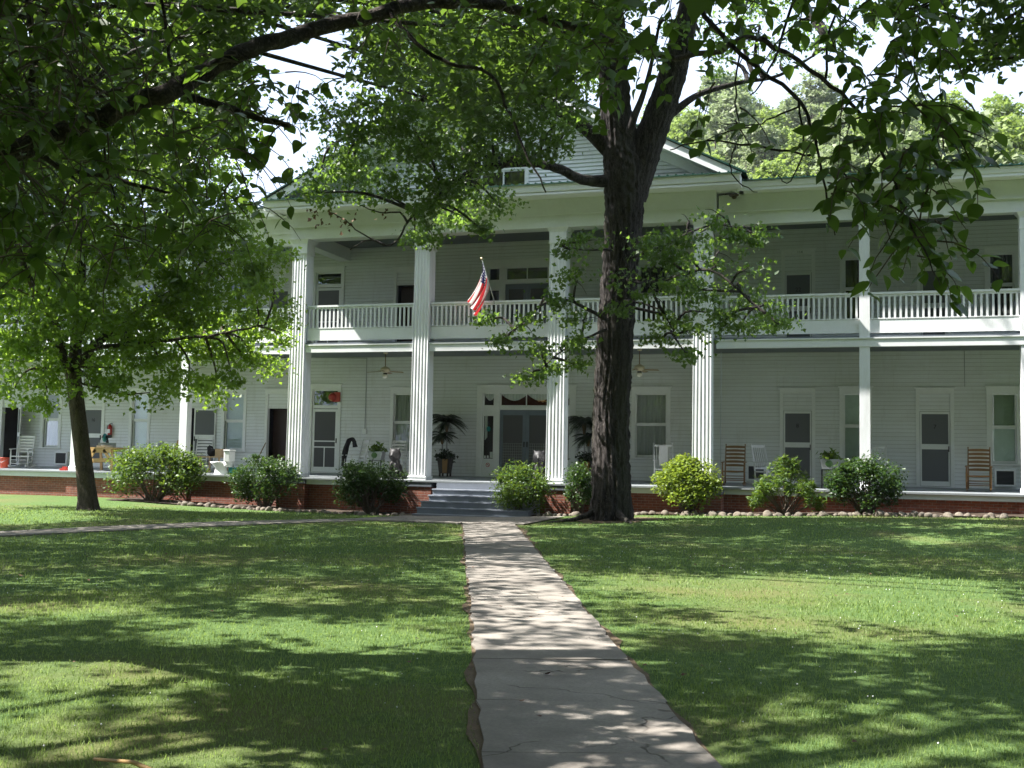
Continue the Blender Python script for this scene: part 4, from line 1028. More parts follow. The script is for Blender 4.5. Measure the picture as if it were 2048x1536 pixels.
q = porch(129, 936, .6); mb = MB(); mb.box(q[0]-.12, q[0]+.12, .5, .66, q[2], q[2]+.07); mb.box(q[0]-.03, q[0]+.1, .52, .62, q[2]+.07, q[2]+.13); simple('tool_pack', mb, M['redpaint'], 'small red package on the porch edge left of the left tree trunk', 'package')
# chandelier lit inside the hall
t = empty('chandelier', at_y(1086, 800, 5.2), 0, 'lit brass chandelier seen through the entrance transom', 'chandelier')
em = NT('lit_bulb'); em.fin(em.n('Emission', Color=(1, .55, .18, 1), Strength=9).outputs[0])
mb = MB(); mb.tube([(0, 0, .6), (0, 0, 0)], .012, 6); mb.ball((0, 0, -.03), .06)
for k in range(4): a = k*math.pi/2+.5; mb.tube([(0, 0, 0), (.15*math.cos(a), .15*math.sin(a), -.06), (.22*math.cos(a), .22*math.sin(a), .03)], .01, 6)
mb.build('frame', M['gold'], t, True)
for k in range(4): a = k*math.pi/2+.5; mb = MB(); mb.ball((.22*math.cos(a), .22*math.sin(a), .08), (.035, .035, .05), 8, 6); mb.build('bulb', em.m, t, True)
# wasp or bird nest under the eave
q = at_y(1468, 391, .25); mb = MB(); mb.ball((q[0], .22, q[2]), (.14, .09, .05)); mb.ball((q[0]+.01, .22, q[2]-.06), (.07, .06, .05)); mb.bar((q[0]-.24, .2, q[2]+.035), (q[0]+.24, .2, q[2]+.04), .02); simple('bird_nest', mb, M['twig'], 'dark twig nest tucked under the eave right of the gable', 'nest', smooth=True)
# ================================================================== vegetation
def proj(P):
    P = np.asarray(P, float)-CAM; a = cy*P[..., 0]+sy*P[..., 1]; d = -sy*P[..., 0]+cy*P[..., 1]
    e = cp*d+sp*P[..., 2]; u = -sp*d+cp*P[..., 2]; e = np.where(np.abs(e) < 1e-6, 1e-6, e); x, y = F_PX*a/e, -F_PX*u/e
    return 1024+cr*x-sr*y, 768+sr*x+cr*y, e
def inpoly(x, y, poly):
    x = np.asarray(x, float); y = np.asarray(y, float); r = np.zeros(np.broadcast(x, y).shape, bool); n = len(poly)
    for i in range(n):
        x0, y0 = poly[i]; x1, y1 = poly[(i+1) % n]
        r ^= ((y0 > y) != (y1 > y)) & (x < (x1-x0)*(y-y0)/((y1-y0) or 1e-9)+x0)
    return r
def smooth_path(pts, k=5, jit=0., rr=None):
    pts = [np.array(p, float) for p in pts]; out = []
    for i in range(len(pts)-1):
        p0, p1, p2, p3 = pts[max(i-1, 0)], pts[i], pts[i+1], pts[min(i+2, len(pts)-1)]
        for j in range(k):
            t = j/k; q = .5*((2*p1)+(-p0+p2)*t+(2*p0-5*p1+4*p2-p3)*t*t+(-p0+3*p1-3*p2+p3)*t**3)
            out.append(q+(np.array([rr.uniform(-jit, jit) for _ in range(3)]) if jit and rr else 0))
    out.append(pts[-1]); return out
def taper(r, n): return np.interp(np.linspace(0, 1, n), np.linspace(0, 1, len(r)), r)
def limb(mb, pts, r, n=8, k=5, jit=0., rr=None):
    q = smooth_path(pts, k, jit, rr); mb.tube([tuple(p) for p in q], list(taper(r, len(q))), n); return q
def bark_tube(mb, pts, r, n=44, amp=.05, seed=0, flare=0., rings=90):
    """thick trunk with real bark ridges"""
    rs = np.random.RandomState(seed); q = smooth_path(pts, max(2, rings//(len(pts)-1))); N = len(q); rad = taper(r, N); ph = rs.uniform(0, 6.28, 24); L = 0
    prev = None; V = []
    for i, p in enumerate(q):
        d = Vector(q[min(i+1, N-1)]-q[max(i-1, 0)]).normalized()
        x = d.orthogonal().normalized() if prev is None else (prev-d*prev.dot(d)).normalized()
        prev = x; y = d.cross(x)
        if i: L += np.linalg.norm(q[i]-q[i-1])
        for k in range(n):
            a = 2*math.pi*k/n; w = .35*math.sin(L*1.3+ph[0])+.25*math.sin(L*2.9+ph[1])
            h = abs(math.sin(a*8+w*2.2+ph[2]))*.5+abs(math.sin(a*13+math.sin(L*2.1+ph[3])*1.4+ph[4]))*.55+.35*math.sin(L*11+a*5+ph[5])*math.sin(a*7+L*3)
            h += .25*math.sin(L*23+a*11+ph[8])
            rr_ = rad[i]*(1+amp*(h-.5)+.05*math.sin(2*a+ph[6]+L*.5)+.04*math.sin(3*a+ph[7]))
            if flare: rr_ *= 1+flare*math.exp(-L/.35)*(.75+.45*math.sin(a*5+ph[9]))
            V.append(Vector(p)+(x*math.cos(a)+y*math.sin(a))*rr_)
    mb.add(V, [(i*n+k, i*n+(k+1) % n, (i+1)*n+(k+1) % n, (i+1)*n+k) for i in range(N-1) for k in range(n)]); return q
def clump_pts(cl, dens, rs, sub=.34, leaves=22, shell=.55):
    """leaf positions: every clump is a loose ball of twig-end tufts with gaps between them"""
    out = []
    for c, r in cl:
        r3 = np.array(r if hasattr(r, '__len__') else (r, r, r*.8)); m = max(3, int(dens*(r3[0]*r3[1]*r3[2])**(2/3)*4.2))
        v = rs.normal(size=(m, 3)); v /= np.linalg.norm(v, axis=1, keepdims=True); v *= rs.uniform(shell**3, 1, (m, 1))**(1/3)
        cc = np.array(c)+v*r3
        k = rs.poisson(leaves, m)
        for q, kk in zip(cc, k):
            s = sub*rs.uniform(.6, 1.25); out.append(q+rs.normal(size=(kk, 3))*np.array([s, s, s*.5])*.62)
    return np.concatenate(out)
def wire_crown(mb, nodes, cl, rs, r=.05, n=5, twigs=3):
    nodes = np.array(nodes)
    for c, rad in cl:
        rad = rad if not hasattr(rad, '__len__') else rad[0]
        c = np.array(c); d = np.linalg.norm(nodes-c, axis=1)+.8*np.maximum(0, nodes[:, 2]-c[2]); a = nodes[d.argmin()]
        L = np.linalg.norm(c-a); mid = (a+c)/2+rs.normal(size=3)*.1*L+np.array([0, 0, .10*L])
        q = limb(mb, [a, mid, c], [r*(.5+.25*min(L, 3)), r*.75, r*.3], n, 4)
        for _ in range(twigs):
            s = q[rs.randint(len(q)//2, len(q))]; v = rs.normal(size=3); v /= np.linalg.norm(v)
            limb(mb, [s, s+v*rad*.5+np.array([0, 0, .05]), s+v*rad*.95], [r*.3, r*.2, r*.1], 4, 3)
def P3(px, py, d): return at_d(px, py, d)
def clp(lst, d, rs, jd=1.5, fz=.85):
    return [(P3(x, y, d+rs.uniform(-jd, jd)), (r*d/F_PX, r*d/F_PX, r*d/F_PX*fz)) for x, y, r in lst]
MAPLE = (np.array([(0, 0, 0), (.20, .22, .03), (.52, .30, .02), (.28, .52, .03), (.30, .80, -.02), (0, 1.05, -.06), (-.30, .80, -.02), (-.28, .52, .03), (-.52, .30, .02), (-.20, .22, .03)], float), None)
MAPLE = (MAPLE[0], [(0, 1, 3, 7), (0, 3, 7, 9)])
def maple_T():
    v = np.array([(0, 0, 0), (.50, .28, .03), (.26, .50, .04), (.0, 1.0, -.05), (-.26, .50, .04), (-.50, .28, .03)])
    return v, [(0, 1, 2), (0, 2, 4), (2, 3, 4), (0, 4, 5)]
MT = maple_T()
OV = []                                             # broad pointed leaf, folded on its midrib, curled down at the tip
ys_ = [0, .07, .17, .30, .45, .60, .75, .88, 1.0]; ws_ = [0, .13, .24, .305, .315, .27, .185, .085, 0]
for yv, wv in zip(ys_, ws_): OV += [(-wv, yv, .10*wv*2-.16*yv*yv), (0, yv, -.16*yv*yv), (wv, yv, .10*wv*2-.16*yv*yv)]
OT = (np.array(OV), [(3*i+j, 3*i+j+1, 3*i+j+4, 3*i+j+3) for i in range(8) for j in (0, 1)])

SUNNY = [(-12.3, -.05, z, .5) for z in np.arange(1., 5.6, .45)]+[(-8.1, -.05, z, .5) for z in np.arange(1., 6., .45)]+[(-16.4, -.05, z, .5) for z in np.arange(4.6, 7.8, .45)]+[(-3.95, -.05, z, .4) for z in np.arange(1., 3., .5)]+[(-3.8+dx, -.9, z, .6) for dx in (-.6, 0, .6) for z in (.7, 1.1)]+[(-22.2+dx, -.8, z, .6) for dx in (-.8, -.2) for z in (.8, 1.2)]
SUNNY += [tuple(at_d(x, y, 26.2))+(.75,) for x, y in ((850, 440), (920, 425), (985, 420), (700, 380), (640, 390))]+[tuple(at_d(x, y, 25.6))+(.8,) for x, y in ((1400, 440), (1490, 460), (1330, 490), (1440, 540), (1540, 630), (1360, 630))]
def sunholes(P, rs):
    """thin the leaves where the photograph shows sun getting through to the columns and bushes"""
    k = np.ones(len(P), bool); s = np.array(SUN)
    for x, y, z, r in SUNNY:
        d = P-np.array([x, y, z]); t = d@s; q = np.linalg.norm(d-t[:, None]*s, axis=1); k &= ~((q < r) & (t > .75) & (rs.rand(len(P)) < .8))
    return P[k]
# where the lawn is sunlit in the afternoon (ellipses seen from the path, used to leave gaps in the canopy)
LIT = [(150, 1222, 190, 15), (430, 1265, 140, 28), (620, 1277, 190, 32), (830, 1280, 140, 42), (230, 1330, 220, 24), (60, 1345, 90, 22), (590, 1200, 110, 9), (560, 1092, 90, 4), (480, 1482, 110, 24), (120, 1478, 60, 22), (820, 1345, 100, 14), (905, 1420, 45, 40), (330, 1385, 80, 12), (660, 1430, 70, 10),
       (1500, 1170, 300, 18), (1720, 1195, 330, 40), (1400, 1215, 160, 20), (1650, 1240, 280, 30), (1920, 1270, 170, 70), (1250, 1160, 90, 9), (1900, 1335, 170, 34), (1480, 1385, 120, 13), (1300, 1275, 130, 13), (1850, 1085, 60, 5), (1700, 1440, 130, 12),
       (1010, 1160, 40, 8), (1000, 1215, 50, 8), (1050, 1265, 60, 10), (1150, 1300, 60, 10), (1150, 1418, 70, 11), (1000, 1450, 50, 9), (60, 1002, 150, 18), (1390, 1050, 130, 5), (760, 1040, 60, 4), (1000, 1080, 60, 5)]
LIT += [(250, 1350, 200, 34), (700, 1345, 180, 24), (120, 1425, 120, 18), (430, 1422, 70, 14), (480, 1482, 140, 34), (820, 1425, 70, 22), (915, 1440, 34, 70), (90, 1492, 80, 30), (640, 1505, 70, 18), (1060, 1375, 60, 16), (1150, 1432, 60, 18),
        (1400, 1392, 110, 20), (1800, 1330, 220, 38), (1640, 1425, 80, 16), (1480, 1500, 90, 18), (1900, 1455, 90, 18), (1260, 1400, 50, 14), (1700, 1510, 80, 18), (960, 1120, 40, 6), (1010, 1100, 40, 5)]
DARK = [(1450, 1290, 180, 26), (400, 1228, 130, 9), (90, 1285, 170, 24), (560, 1318, 130, 10), (1700, 1262, 110, 9), (1280, 1225, 130, 11), (880, 1318, 90, 9), (1080, 1330, 60, 8), (1950, 1390, 120, 18)]
def lit(x, y):
    px, py, e = proj(np.stack([x, y, np.zeros_like(x)], -1)); r = np.zeros(x.shape, bool); dk = np.zeros(x.shape, bool)
    for a, b, rx, ry in DARK: dk |= ((px-a)/rx)**2+((py-b)/ry)**2 < 1
    for a, b, rx, ry in LIT: r |= ((px-a)/(rx*1.13))**2+((py-b)/(ry*1.2))**2 < 1
    return r & (e > 0) & ~dk
S3 = np.array(SUN)/SUN.z                            # shift towards the sun per metre of height
# foliage the picture shows near its top edge; canopy elsewhere must stay above the frame
FOL = [[(400, -400), (1250, -400), (1250, 20), (400, 20)], [(-400, -400), (400, -400), (480, 60), (500, 330), (470, 430), (300, 420), (-400, 420)], [(700, -400), (1250, -400), (1200, 120), (900, 240), (720, 140)]]

# ---- T1: the young maple on the left lawn
rs = np.random.RandomState(21); D1 = 31.2
b = at_z(177, 1018, .0)
t1 = empty('maple_tree', (0, 0, 0), 0, 'young maple with a slim leaning trunk on the left lawn in front of the porch', 'tree')
mb = MB(); base = [b+np.array([0, 0, -.15]), P3(174, 985, D1), P3(165, 905, D1), P3(155, 820, D1), P3(146, 745, D1)]
bark_tube(mb, base, [.275, .23, .205, .19, .19], 26, .03, 4, .35, 50)
nd = []
for pts, r in (([(146, 750), (152, 690), (160, 600), (165, 480), (175, 340), (190, 200), (210, 60)], [.2, .15, .13, .12, .1, .07, .04]), ([(146, 755), (128, 715), (105, 640), (60, 560), (20, 440), (-20, 330)], [.15, .12, .10, .08, .05, .03]),
               ([(150, 735), (190, 690), (250, 640), (330, 590), (420, 540), (500, 500)], [.12, .10, .08, .07, .05, .03]), ([(158, 640), (200, 560), (260, 440), (320, 300), (380, 180)], [.1, .09, .07, .05, .03]), ([(170, 700), (240, 690), (330, 680), (430, 670), (530, 650)], [.07, .06, .05, .04, .02])):
    nd += limb(mb, [P3(x, y, D1+.25*math.sin(i*2+x)) for i, (x, y) in enumerate(pts)], r, 8, 5, .03, rnd)
L1 = [(30, 640, 60), (60, 715, 50), (110, 690, 45), (30, 775, 32), (95, 785, 32), (200, 775, 28), (235, 735, 42), (280, 700, 45), (330, 742, 36), (375, 770, 32), (300, 785, 20), (425, 788, 30), (465, 765, 24), (450, 560, 62), (515, 615, 52), (560, 665, 32), (500, 700, 42), (535, 735, 22), (430, 680, 45), (380, 600, 55), (300, 560, 65), (220, 620, 50), (175, 540, 58), (100, 560, 65), (20, 540, 60), (60, 450, 75), (160, 420, 75), (260, 440, 75), (360, 460, 70), (440, 440, 60), (505, 500, 48), (545, 560, 34), (100, 320, 85), (220, 300, 85), (330, 330, 75), (420, 330, 62), (250, 190, 80), (350, 210, 70), (430, 240, 50), (300, 90, 80), (400, 120, 60), (450, 70, 42), (180, 60, 80), (80, 180, 80), (-40, 600, 70), (-60, 480, 90), (-40, 300, 90), (-90, 700, 60), (200, 690, 42), (300, 650, 50), (390, 680, 45), (250, 660, 45), (130, 640, 45), (470, 650, 40), (180, 620, 50), (340, 620, 45)]
c1 = clp([(x, y, r*1.22) for x, y, r in L1], D1, rs, 2.3); mb_t = mb
wire_crown(mb, nd, c1, rs, .04, 5, 3); mb.build('trunk', M['bark2'], t1, True)
P = sunholes(clump_pts(c1, 6.5, rs, .38, 54), rs); leaf_mesh('crown', P, .12, M['leaf'], t1, rs, .02, MT, .5)

# ---- T2: the big old tree in front of the portico
rs = np.random.RandomState(5); D2 = 27.2
b2 = at_z(1222, 1040, .06)
t2 = empty('shade_tree', (0, 0, 0), 0, 'huge old maple with a rugged dark trunk and forked top right of the path', 'tree')
mb = MB(); nd = []
nd += bark_tube(mb, [b2+np.array([0, 0, -.25]), P3(1222, 1000, D2), P3(1221, 900, D2), P3(1223, 800, D2), P3(1232, 640, D2), P3(1241, 520, D2), P3(1248, 420, D2), P3(1250, 340, D2), P3(1240, 285, D2), P3(1231, 220, D2), P3(1227, 160, D2), P3(1221, 90, D2), P3(1212, -20, D2), P3(1200, -180, D2+.5), P3(1180, -420, D2+1)], [.52, .45, .42, .405, .415, .42, .46, .52, .44, .37, .34, .36, .33, .26, .17], 110, .14, 1, .20, 230)[90:]
nd += bark_tube(mb, [P3(1268, 400, D2), P3(1288, 310, D2), P3(1312, 245, D2), P3(1334, 185, D2), P3(1356, 110, D2), P3(1378, 20, D2), P3(1420, -140, D2), P3(1470, -320, D2)], [.28, .37, .33, .31, .28, .23, .17, .11], 70, .12, 3, 0, 110)
nd += limb(mb, [P3(1258, 270, D2-.4), P3(1268, 235, D2-.5), P3(1284, 195, D2-.4), P3(1300, 140, D2-.2), P3(1320, 40, D2)], [.11, .09, .07, .05, .03], 10)
nd += limb(mb, [P3(1210, 362, D2-.3), P3(1165, 358, D2-.6), P3(1110, 335, D2-.9), P3(1060, 325, D2-1), P3(1000, 330, D2-1.2), P3(940, 345, D2-1.4), P3(880, 390, D2-1.6), P3(835, 425, D2-1.8)], [.16, .12, .11, .10, .09, .075, .06, .04], 10, 5, .02, rnd)
nd += limb(mb, [P3(1215, 300, D2), P3(1150, 240, D2-.4), P3(1050, 190, D2-.8), P3(930, 170, D2-1), P3(800, 220, D2-1.4), P3(700, 270, D2-1.6)], [.18, .15, .12, .09, .06, .03], 8)
nd += limb(mb, [P3(1218, 130, D2), P3(1120, 80, D2-.5), P3(980, 60, D2-1), P3(850, 70, D2-1.5)], [.16, .12, .08, .04], 8)
nd += limb(mb, [P3(1308, 255, D2), P3(1350, 222, D2+.1), P3(1400, 188, D2+.3), P3(1480, 165, D2+.6), P3(1560, 150, D2+1), P3(1660, 90, D2+1.4)], [.12, .10, .075, .055, .04, .02], 8)
for pts, r in (([(1255, 560), (1330, 560), (1420, 540), (1500, 600), (1560, 650)], .05), ([(1250, 600), (1320, 620), (1350, 670)], .03), ([(1215, 640), (1160, 610), (1100, 600), (1030, 660)], .05), ([(1212, 660), (1140, 690), (1080, 740)], .035), ([(1250, 520), (1330, 490), (1420, 450), (1490, 460)], .04), ([(1225, 500), (1160, 500), (1120, 490)], .03)):
    nd += limb(mb, [P3(x, y, D2-.5-.4*i) for i, (x, y) in enumerate(pts)], [r, r*.7, r*.4], 6, 4, .02, rnd)
for a in (3.9, 5.3):                # surface roots
    q = [b2+np.array([math.cos(a)*r, math.sin(a)*r, z]) for r, z in ((.4, .25), (.8, .08), (1.3, .0), (1.9, -.08))]; limb(mb, q, [.11, .07, .04, .02], 7, 4, .02, rnd)
for pts in ([(835, 425), (815, 445), (795, 480), (770, 490), (720, 465), (690, 440), (662, 425)], [(815, 445), (800, 425), (760, 425), (720, 410)], [(770, 490), (735, 480), (700, 500)]):
    limb(mb, [P3(x, y, D2-1.9) for x, y in pts], [.035, .025, .02, .015, .012], 5, 4, .01, rnd)
L2 = [(700, 240, 55), (665, 325, 42), (640, 385, 30), (700, 370, 42), (745, 295, 62), (800, 205, 62), (850, 125, 68), (820, 320, 62), (765, 380, 42), (880, 390, 50), (850, 435, 30), (905, 270, 78), (960, 180, 80), (900, 60, 72), (1000, 90, 72), (1080, 160, 72), (1130, 60, 62), (985, 290, 50), (960, 385, 40), (1000, 415, 28), (925, 432, 26), (968, 462, 13), (1060, 255, 52), (1105, 200, 55), (1150, 230, 45), (1100, 295, 30), (1050, 320, 24), (780, 110, 52), (1170, 140, 40), (760, 240, 60), (830, 260, 60), (900, 330, 60), (1000, 240, 60), (1040, 150, 60), (950, 110, 60), (870, 190, 60), (1110, 250, 45), (690, 320, 40), (640, 350, 30), (900, 430, 28), (860, 465, 20), (830, 470, 16)]
L2r = [(1400, 70, 55), (1455, 120, 42), (1330, 40, 42), (1520, 50, 55), (1600, 40, 55), (1650, 100, 40), (1560, 130, 30), (1700, 50, 55), (1470, 20, 50), (1290, 90, 30)]
L2s = [(1320, 500, 50), (1400, 465, 52), (1470, 458, 48), (1512, 480, 30), (1350, 560, 52), (1430, 535, 45), (1480, 580, 38), (1530, 620, 34), (1562, 650, 20), (1420, 625, 34), (1480, 650, 24), (1350, 640, 38), (1320, 690, 34), (1370, 705, 20), (1260, 560, 42), (1235, 615, 28), (1140, 500, 28), (1155, 560, 34), (1105, 600, 24), (1185, 480, 32), (1050, 650, 34), (1000, 690, 34), (975, 640, 15), (1080, 700, 34), (1130, 690, 42), (1165, 640, 36), (1060, 755, 24), (1100, 735, 28), (1150, 730, 20), (1360, 510, 60), (1440, 500, 55), (1400, 580, 55), (1310, 580, 45), (1490, 540, 42), (1450, 640, 40), (1500, 610, 36), (1290, 520, 45), (1540, 645, 26), (1380, 440, 40), (1440, 430, 38), (1380, 660, 36), (1270, 480, 40)]
c2 = clp(L2, D2-1, rs, 1.9); c2r = clp(L2r, D2+1, rs, 1.2); c2s = clp(L2s, D2-1.6, rs, .8, .5)
up = []
for _ in range(34):
    v = rs.normal(size=3); v /= np.linalg.norm(v); q = np.array([b2[0]-.5, b2[1]-1, 15.5])+v*np.array([6.5, 6.0, 4.6])*rs.uniform(.35, 1)**.5
    px, py, e = proj(q)
    if py < -90: up.append((q, (1.5, 1.5, 1.1)))
wire_crown(mb, nd, c2+c2s, rs, .045, 5, 2); wire_crown(mb, nd, c2r+up, rs, .07, 5, 2)
mb.build('trunk', M['bark'], t2, True)
P = np.concatenate([clump_pts(c2, 9.5, rs, .36, 56), clump_pts(c2r, 4.2, rs, .33, 40), clump_pts(c2s, 8.0, rs, .30, 50), clump_pts(up, 1.6, rs, .4, 26)]); P = sunholes(P, rs)
leaf_mesh('crown', P, .105, M['leaf2'], t2, rs, .02, MT, .5)
mb = MB()                                           # withered sprays on the low bare twigs
P = np.concatenate([P3(x, y, D2-1.9)+rs.normal(size=(9, 3))*.1 for x, y in ((620, 430), (640, 445), (690, 452), (700, 447), (760, 428), (662, 425))]); leaf_mesh('withered_leaves', P, .1, M['deadleaf'], t2, rs, 0, MT, 1)

# ---- T3: the tree beside the photographer whose limb arches across the top of the view
rs = np.random.RandomState(33)
t3 = empty('overhanging_tree', (0, 0, 0), 0, 'near tree whose mossy limb and big broad leaves hang across the top of the view', 'tree')
tb = np.array([-7.9, -23.6, 0.]); mb = MB(); nd = []
bark_tube(mb, [tb+np.array([0, 0, -.2]), tb+np.array([.1, 0, 1.5]), tb+np.array([.3, .1, 3.2]), tb+np.array([.2, .0, 5.5]), tb+np.array([.0, .3, 8]), tb+np.array([-.3, .2, 11])], [.36, .30, .27, .24, .19, .12], 30, .05, 6, .3, 60)
fork = tb+np.array([.25, .1, 2.9])
main = [(-150, 395, 8.6), (50, 292, 8.3), (150, 258, 8.2), (250, 215, 8.2), (330, 186, 8.2), (400, 150, 8.3), (470, 112, 8.4), (560, 80, 8.6), (700, 42, 8.9), (850, 8, 9.2), (980, 8, 9.4), (1080, 35, 9.5), (1170, 62, 9.4), (1260, 95, 9.2), (1350, 116, 9.0)]
MAIN_LIMB = limb(mb, [fork]+[P3(*p) for p in main], [.10, .082, .075, .07, .067, .068, .066, .062, .06, .056, .05, .042, .037, .032, .028, .025], 12, 5, .012, rnd)
nd += MAIN_LIMB
for pts, r in (([(380, 195, 8.2), (450, 215, 8.1), (520, 235, 8.0), (578, 250, 7.9)], (.045, .04, .035, .03)), ([(350, 185, 8.2), (342, 120, 8.3), (330, 50, 8.4), (318, -40, 8.5)], (.02, .02, .018, .015)),
               ([(780, 30, 9.0), (830, 85, 8.8), (900, 125, 8.7), (980, 150, 8.6), (1020, 230, 8.5), (1060, 320, 8.4), (1092, 385, 8.3)], (.03, .025, .022, .02, .016, .012, .008)),
               ([(1350, 116, 9.0), (1440, 100, 8.4), (1485, 78, 7.8), (1530, 82, 7.4), (1620, 140, 7.0), (1700, 205, 6.7), (1760, 290, 6.5), (1800, 400, 6.3), (1850, 500, 6.2), (1880, 570, 6.1)], (.035, .03, .026, .024, .02, .016, .013, .01, .007, .004)),
               ([(1382, -40, 7.8), (1410, 30, 7.7), (1485, 110, 7.4), (1587, 190, 7.1), (1622, 250, 7.0), (1642, 330, 6.9), (1655, 420, 6.8), (1670, 470, 6.7)], (.03, .026, .022, .018, .014, .011, .008, .005)),
               ([(1600, -60, 7.6), (1570, 60, 7.4), (1540, 140, 7.3), (1500, 190, 7.3)], (.016, .013, .01, .006)), ([(1690, 345, 6.7), (1720, 400, 6.6), (1752, 445, 6.5)], (.008, .006, .004)),
               ([(1625, 310, 7.0), (1560, 302, 7.1), (1480, 288, 7.2), (1400, 284, 7.3), (1340, 300, 7.4)], (.011, .011, .01, .008, .005)), ([(1470, 288, 7.2), (1462, 330, 7.2), (1475, 365, 7.2), (1515, 384, 7.2)], (.008, .007, .006, .004)),
               ([(1600, 210, 7.1), (1560, 230, 7.1), (1510, 250, 7.2), (1440, 245, 7.3)], (.01, .008, .006, .004)), ([(1590, 190, 7.0), (1610, 280, 6.9), (1580, 360, 6.9), (1555, 350, 6.9)], (.01, .008, .006, .004)), ([(1480, 100, 7.5), (1470, 190, 7.4), (1480, 260, 7.3)], (.01, .008, .005)), ([(1650, 160, 7), (1660, 60, 7.2), (1700, -40, 7.4)], (.012, .012, .01)),
               ([(90, 280, 8.3), (60, 200, 8.2), (70, 110, 8.2), (50, -40, 8.4)], (.05, .04, .035, .03)), ([(60, 300, 8.2), (140, 340, 8.0), (260, 365, 7.8), (340, 385, 7.7)], (.03, .025, .02, .012)), ([(250, 215, 8.2), (180, 165, 8), (90, 125, 7.8)], (.02, .016, .01)), ([(200, 240, 8.2), (215, 330, 8.0), (240, 430, 7.8)], (.014, .01, .006))):
    nd += limb(mb, [P3(*p) for p in pts], [q*.68 for q in r], 7, 4, .01, rnd)
TW = MB(); LP = []; LA = []
def twig(p, dirv, n, L, size_jit=1):
    """a drooping twig with leaves hanging from it on both sides"""
    d = np.array(dirv, float); d /= np.linalg.norm(d); q = [np.array(p)]
    for i in range(n):
        d = d+np.array([0, 0, -.22])+rs.normal(size=3)*.12; d /= np.linalg.norm(d); q.append(q[-1]+d*L/n)
        s = np.cross(d, [0, 0, 1.]); s /= np.linalg.norm(s)+1e-6
        LP.append(q[-1]+rs.normal(size=3)*.012); LA.append(d*.5+s*(1 if i % 2 else -1)*.8+np.array([0, 0, -.75]))
        if rs.rand() < .35: LP.append(q[-1]); LA.append(d+np.array([0, 0, -1.])+rs.normal(size=3)*.4)
    TW.tube([tuple(v) for v in q], list(np.linspace(.006, .002, n+1)), 4, False)
def zone(poly, n, d0, d1, keep=None):
    xs = [p[0] for p in poly]; ys = [p[1] for p in poly]; k = 0; tries = 0
    while k < n and tries < n*60:
        tries += 1; x = rs.uniform(min(xs), max(xs)); y = rs.uniform(min(ys), max(ys))
        if not inpoly(x, y, poly) or (keep and rs.rand() > keep(x, y)): continue
        v = rs.normal(size=3); v[2] = v[2]*.4
        twig(P3(x, y, rs.uniform(d0, d1)), v, rs.randint(5, 9), rs.uniform(.32, .55)); k += 1
zone([(-120, -120), (375, -120), (400, 60), (500, 120), (570, 170), (580, 270), (530, 370), (470, 450), (300, 500), (100, 520), (-120, 520)], 300, 6.6, 9.2, lambda x, y: 1 if x < 260 else .55)
zone([(-120, -120), (190, -120), (160, 200), (60, 330), (-120, 400)], 190, 6.2, 9)
zone([(640, -100), (1350, -100), (1350, 50), (1150, 100), (900, 40), (720, 120), (690, 160), (660, 130)], 84, 8.3, 9.8)
zone([(440, 100), (600, 130), (620, 250), (560, 260), (470, 190)], 16, 7.8, 8.6)
zone([(1050, 60), (1330, 60), (1270, 160), (1200, 185), (1070, 150)], 24, 7.6, 9.2)
zone([(1330, -80), (1500, -80), (1470, 90), (1380, 110)], 14, 7.2, 8.4)
zone([(1500, -80), (1900, -80), (1880, 110), (1770, 190), (1690, 150), (1560, 40)], 38, 6.3, 7.6)
zone([(1690, 170), (1900, 170), (1950, 200), (1960, 230), (1850, 290), (1800, 330), (1700, 300), (1660, 250)], 30, 6.0, 7.0)
zone([(1650, 300), (1850, 310), (1900, 400), (1910, 450), (1860, 520), (1780, 500), (1720, 430), (1650, 380)], 27, 5.9, 6.9)
for x, y in ((1430, 165), (1500, 255), (1480, 215), (1655, 365), (1640, 340), (1400, 180), (1470, 240), (1885, 205), (1930, 200), (1870, 440), (1850, 480)): twig(P3(x, y, 6.9), rs.normal(size=3)*np.array([1, 1, .3]), 5, .34)
TW.v and mb.build('trunk', M['lichen'], t3, True); TW.build('twig', M['twig'], t3)
LP = np.array(LP); LA = np.array(LA)
G_ = LP-S3*LP[:, 2:3]; o_ = (G_[:, 0]-PA.x)*PN.x+(G_[:, 1]-PA.y)*PN.y; k_ = ~(lit(G_[:, 0], G_[:, 1]) | ((o_ > 0) & (o_ < PWID) & (np.sin(G_[:, 1]*7)*np.sin(o_*6+G_[:, 1]*3) > 0))) | (rs.rand(len(LP)) < .15); LP, LA = LP[k_], LA[k_]
leaf_mesh('leaves', LP, .098, M['bigleaf'], t3, rs, .35, OT, .25, .3, LA)

# ---- canopy of the trees round the lawn: leaves the sunlit patches of grass free and shades the rest
t8 = empty('lawn_maple', (0, 0, 0), 0, 'tall maple whose dark crown fills the upper left corner behind the limb', 'tree')
t9 = empty('canopy_tree', (0, 0, 0), 0, 'tall tree over the near lawn, its crown just above the view', 'tree')
b8 = np.array([-17.4, -17.5, 0.]); b9 = np.array([-14.5, -34.0, 0.])
gx, gy = np.meshgrid(np.arange(-16, 9, .44), np.arange(-29, -3.4, .44)); gx = gx.ravel()+R.uniform(-.3, .3, gx.size); gy = gy.ravel()+R.uniform(-.3, .3, gy.size)
on_ = (gx-PA.x)*PN.x+(gy-PA.y)*PN.y; on_ = (on_ > -.25) & (on_ < PWID+.25)
keep = ~lit(gx, gy) | on_; far = proj(np.stack([gx, gy, 0*gx], -1))
keep &= R.rand(gx.size) < np.where(on_, .6, 1)* np.where(far[1] > 1325, .74, np.where(far[1] < 1150, .99, .94))
gx, gy = gx[keep], gy[keep]; C = []
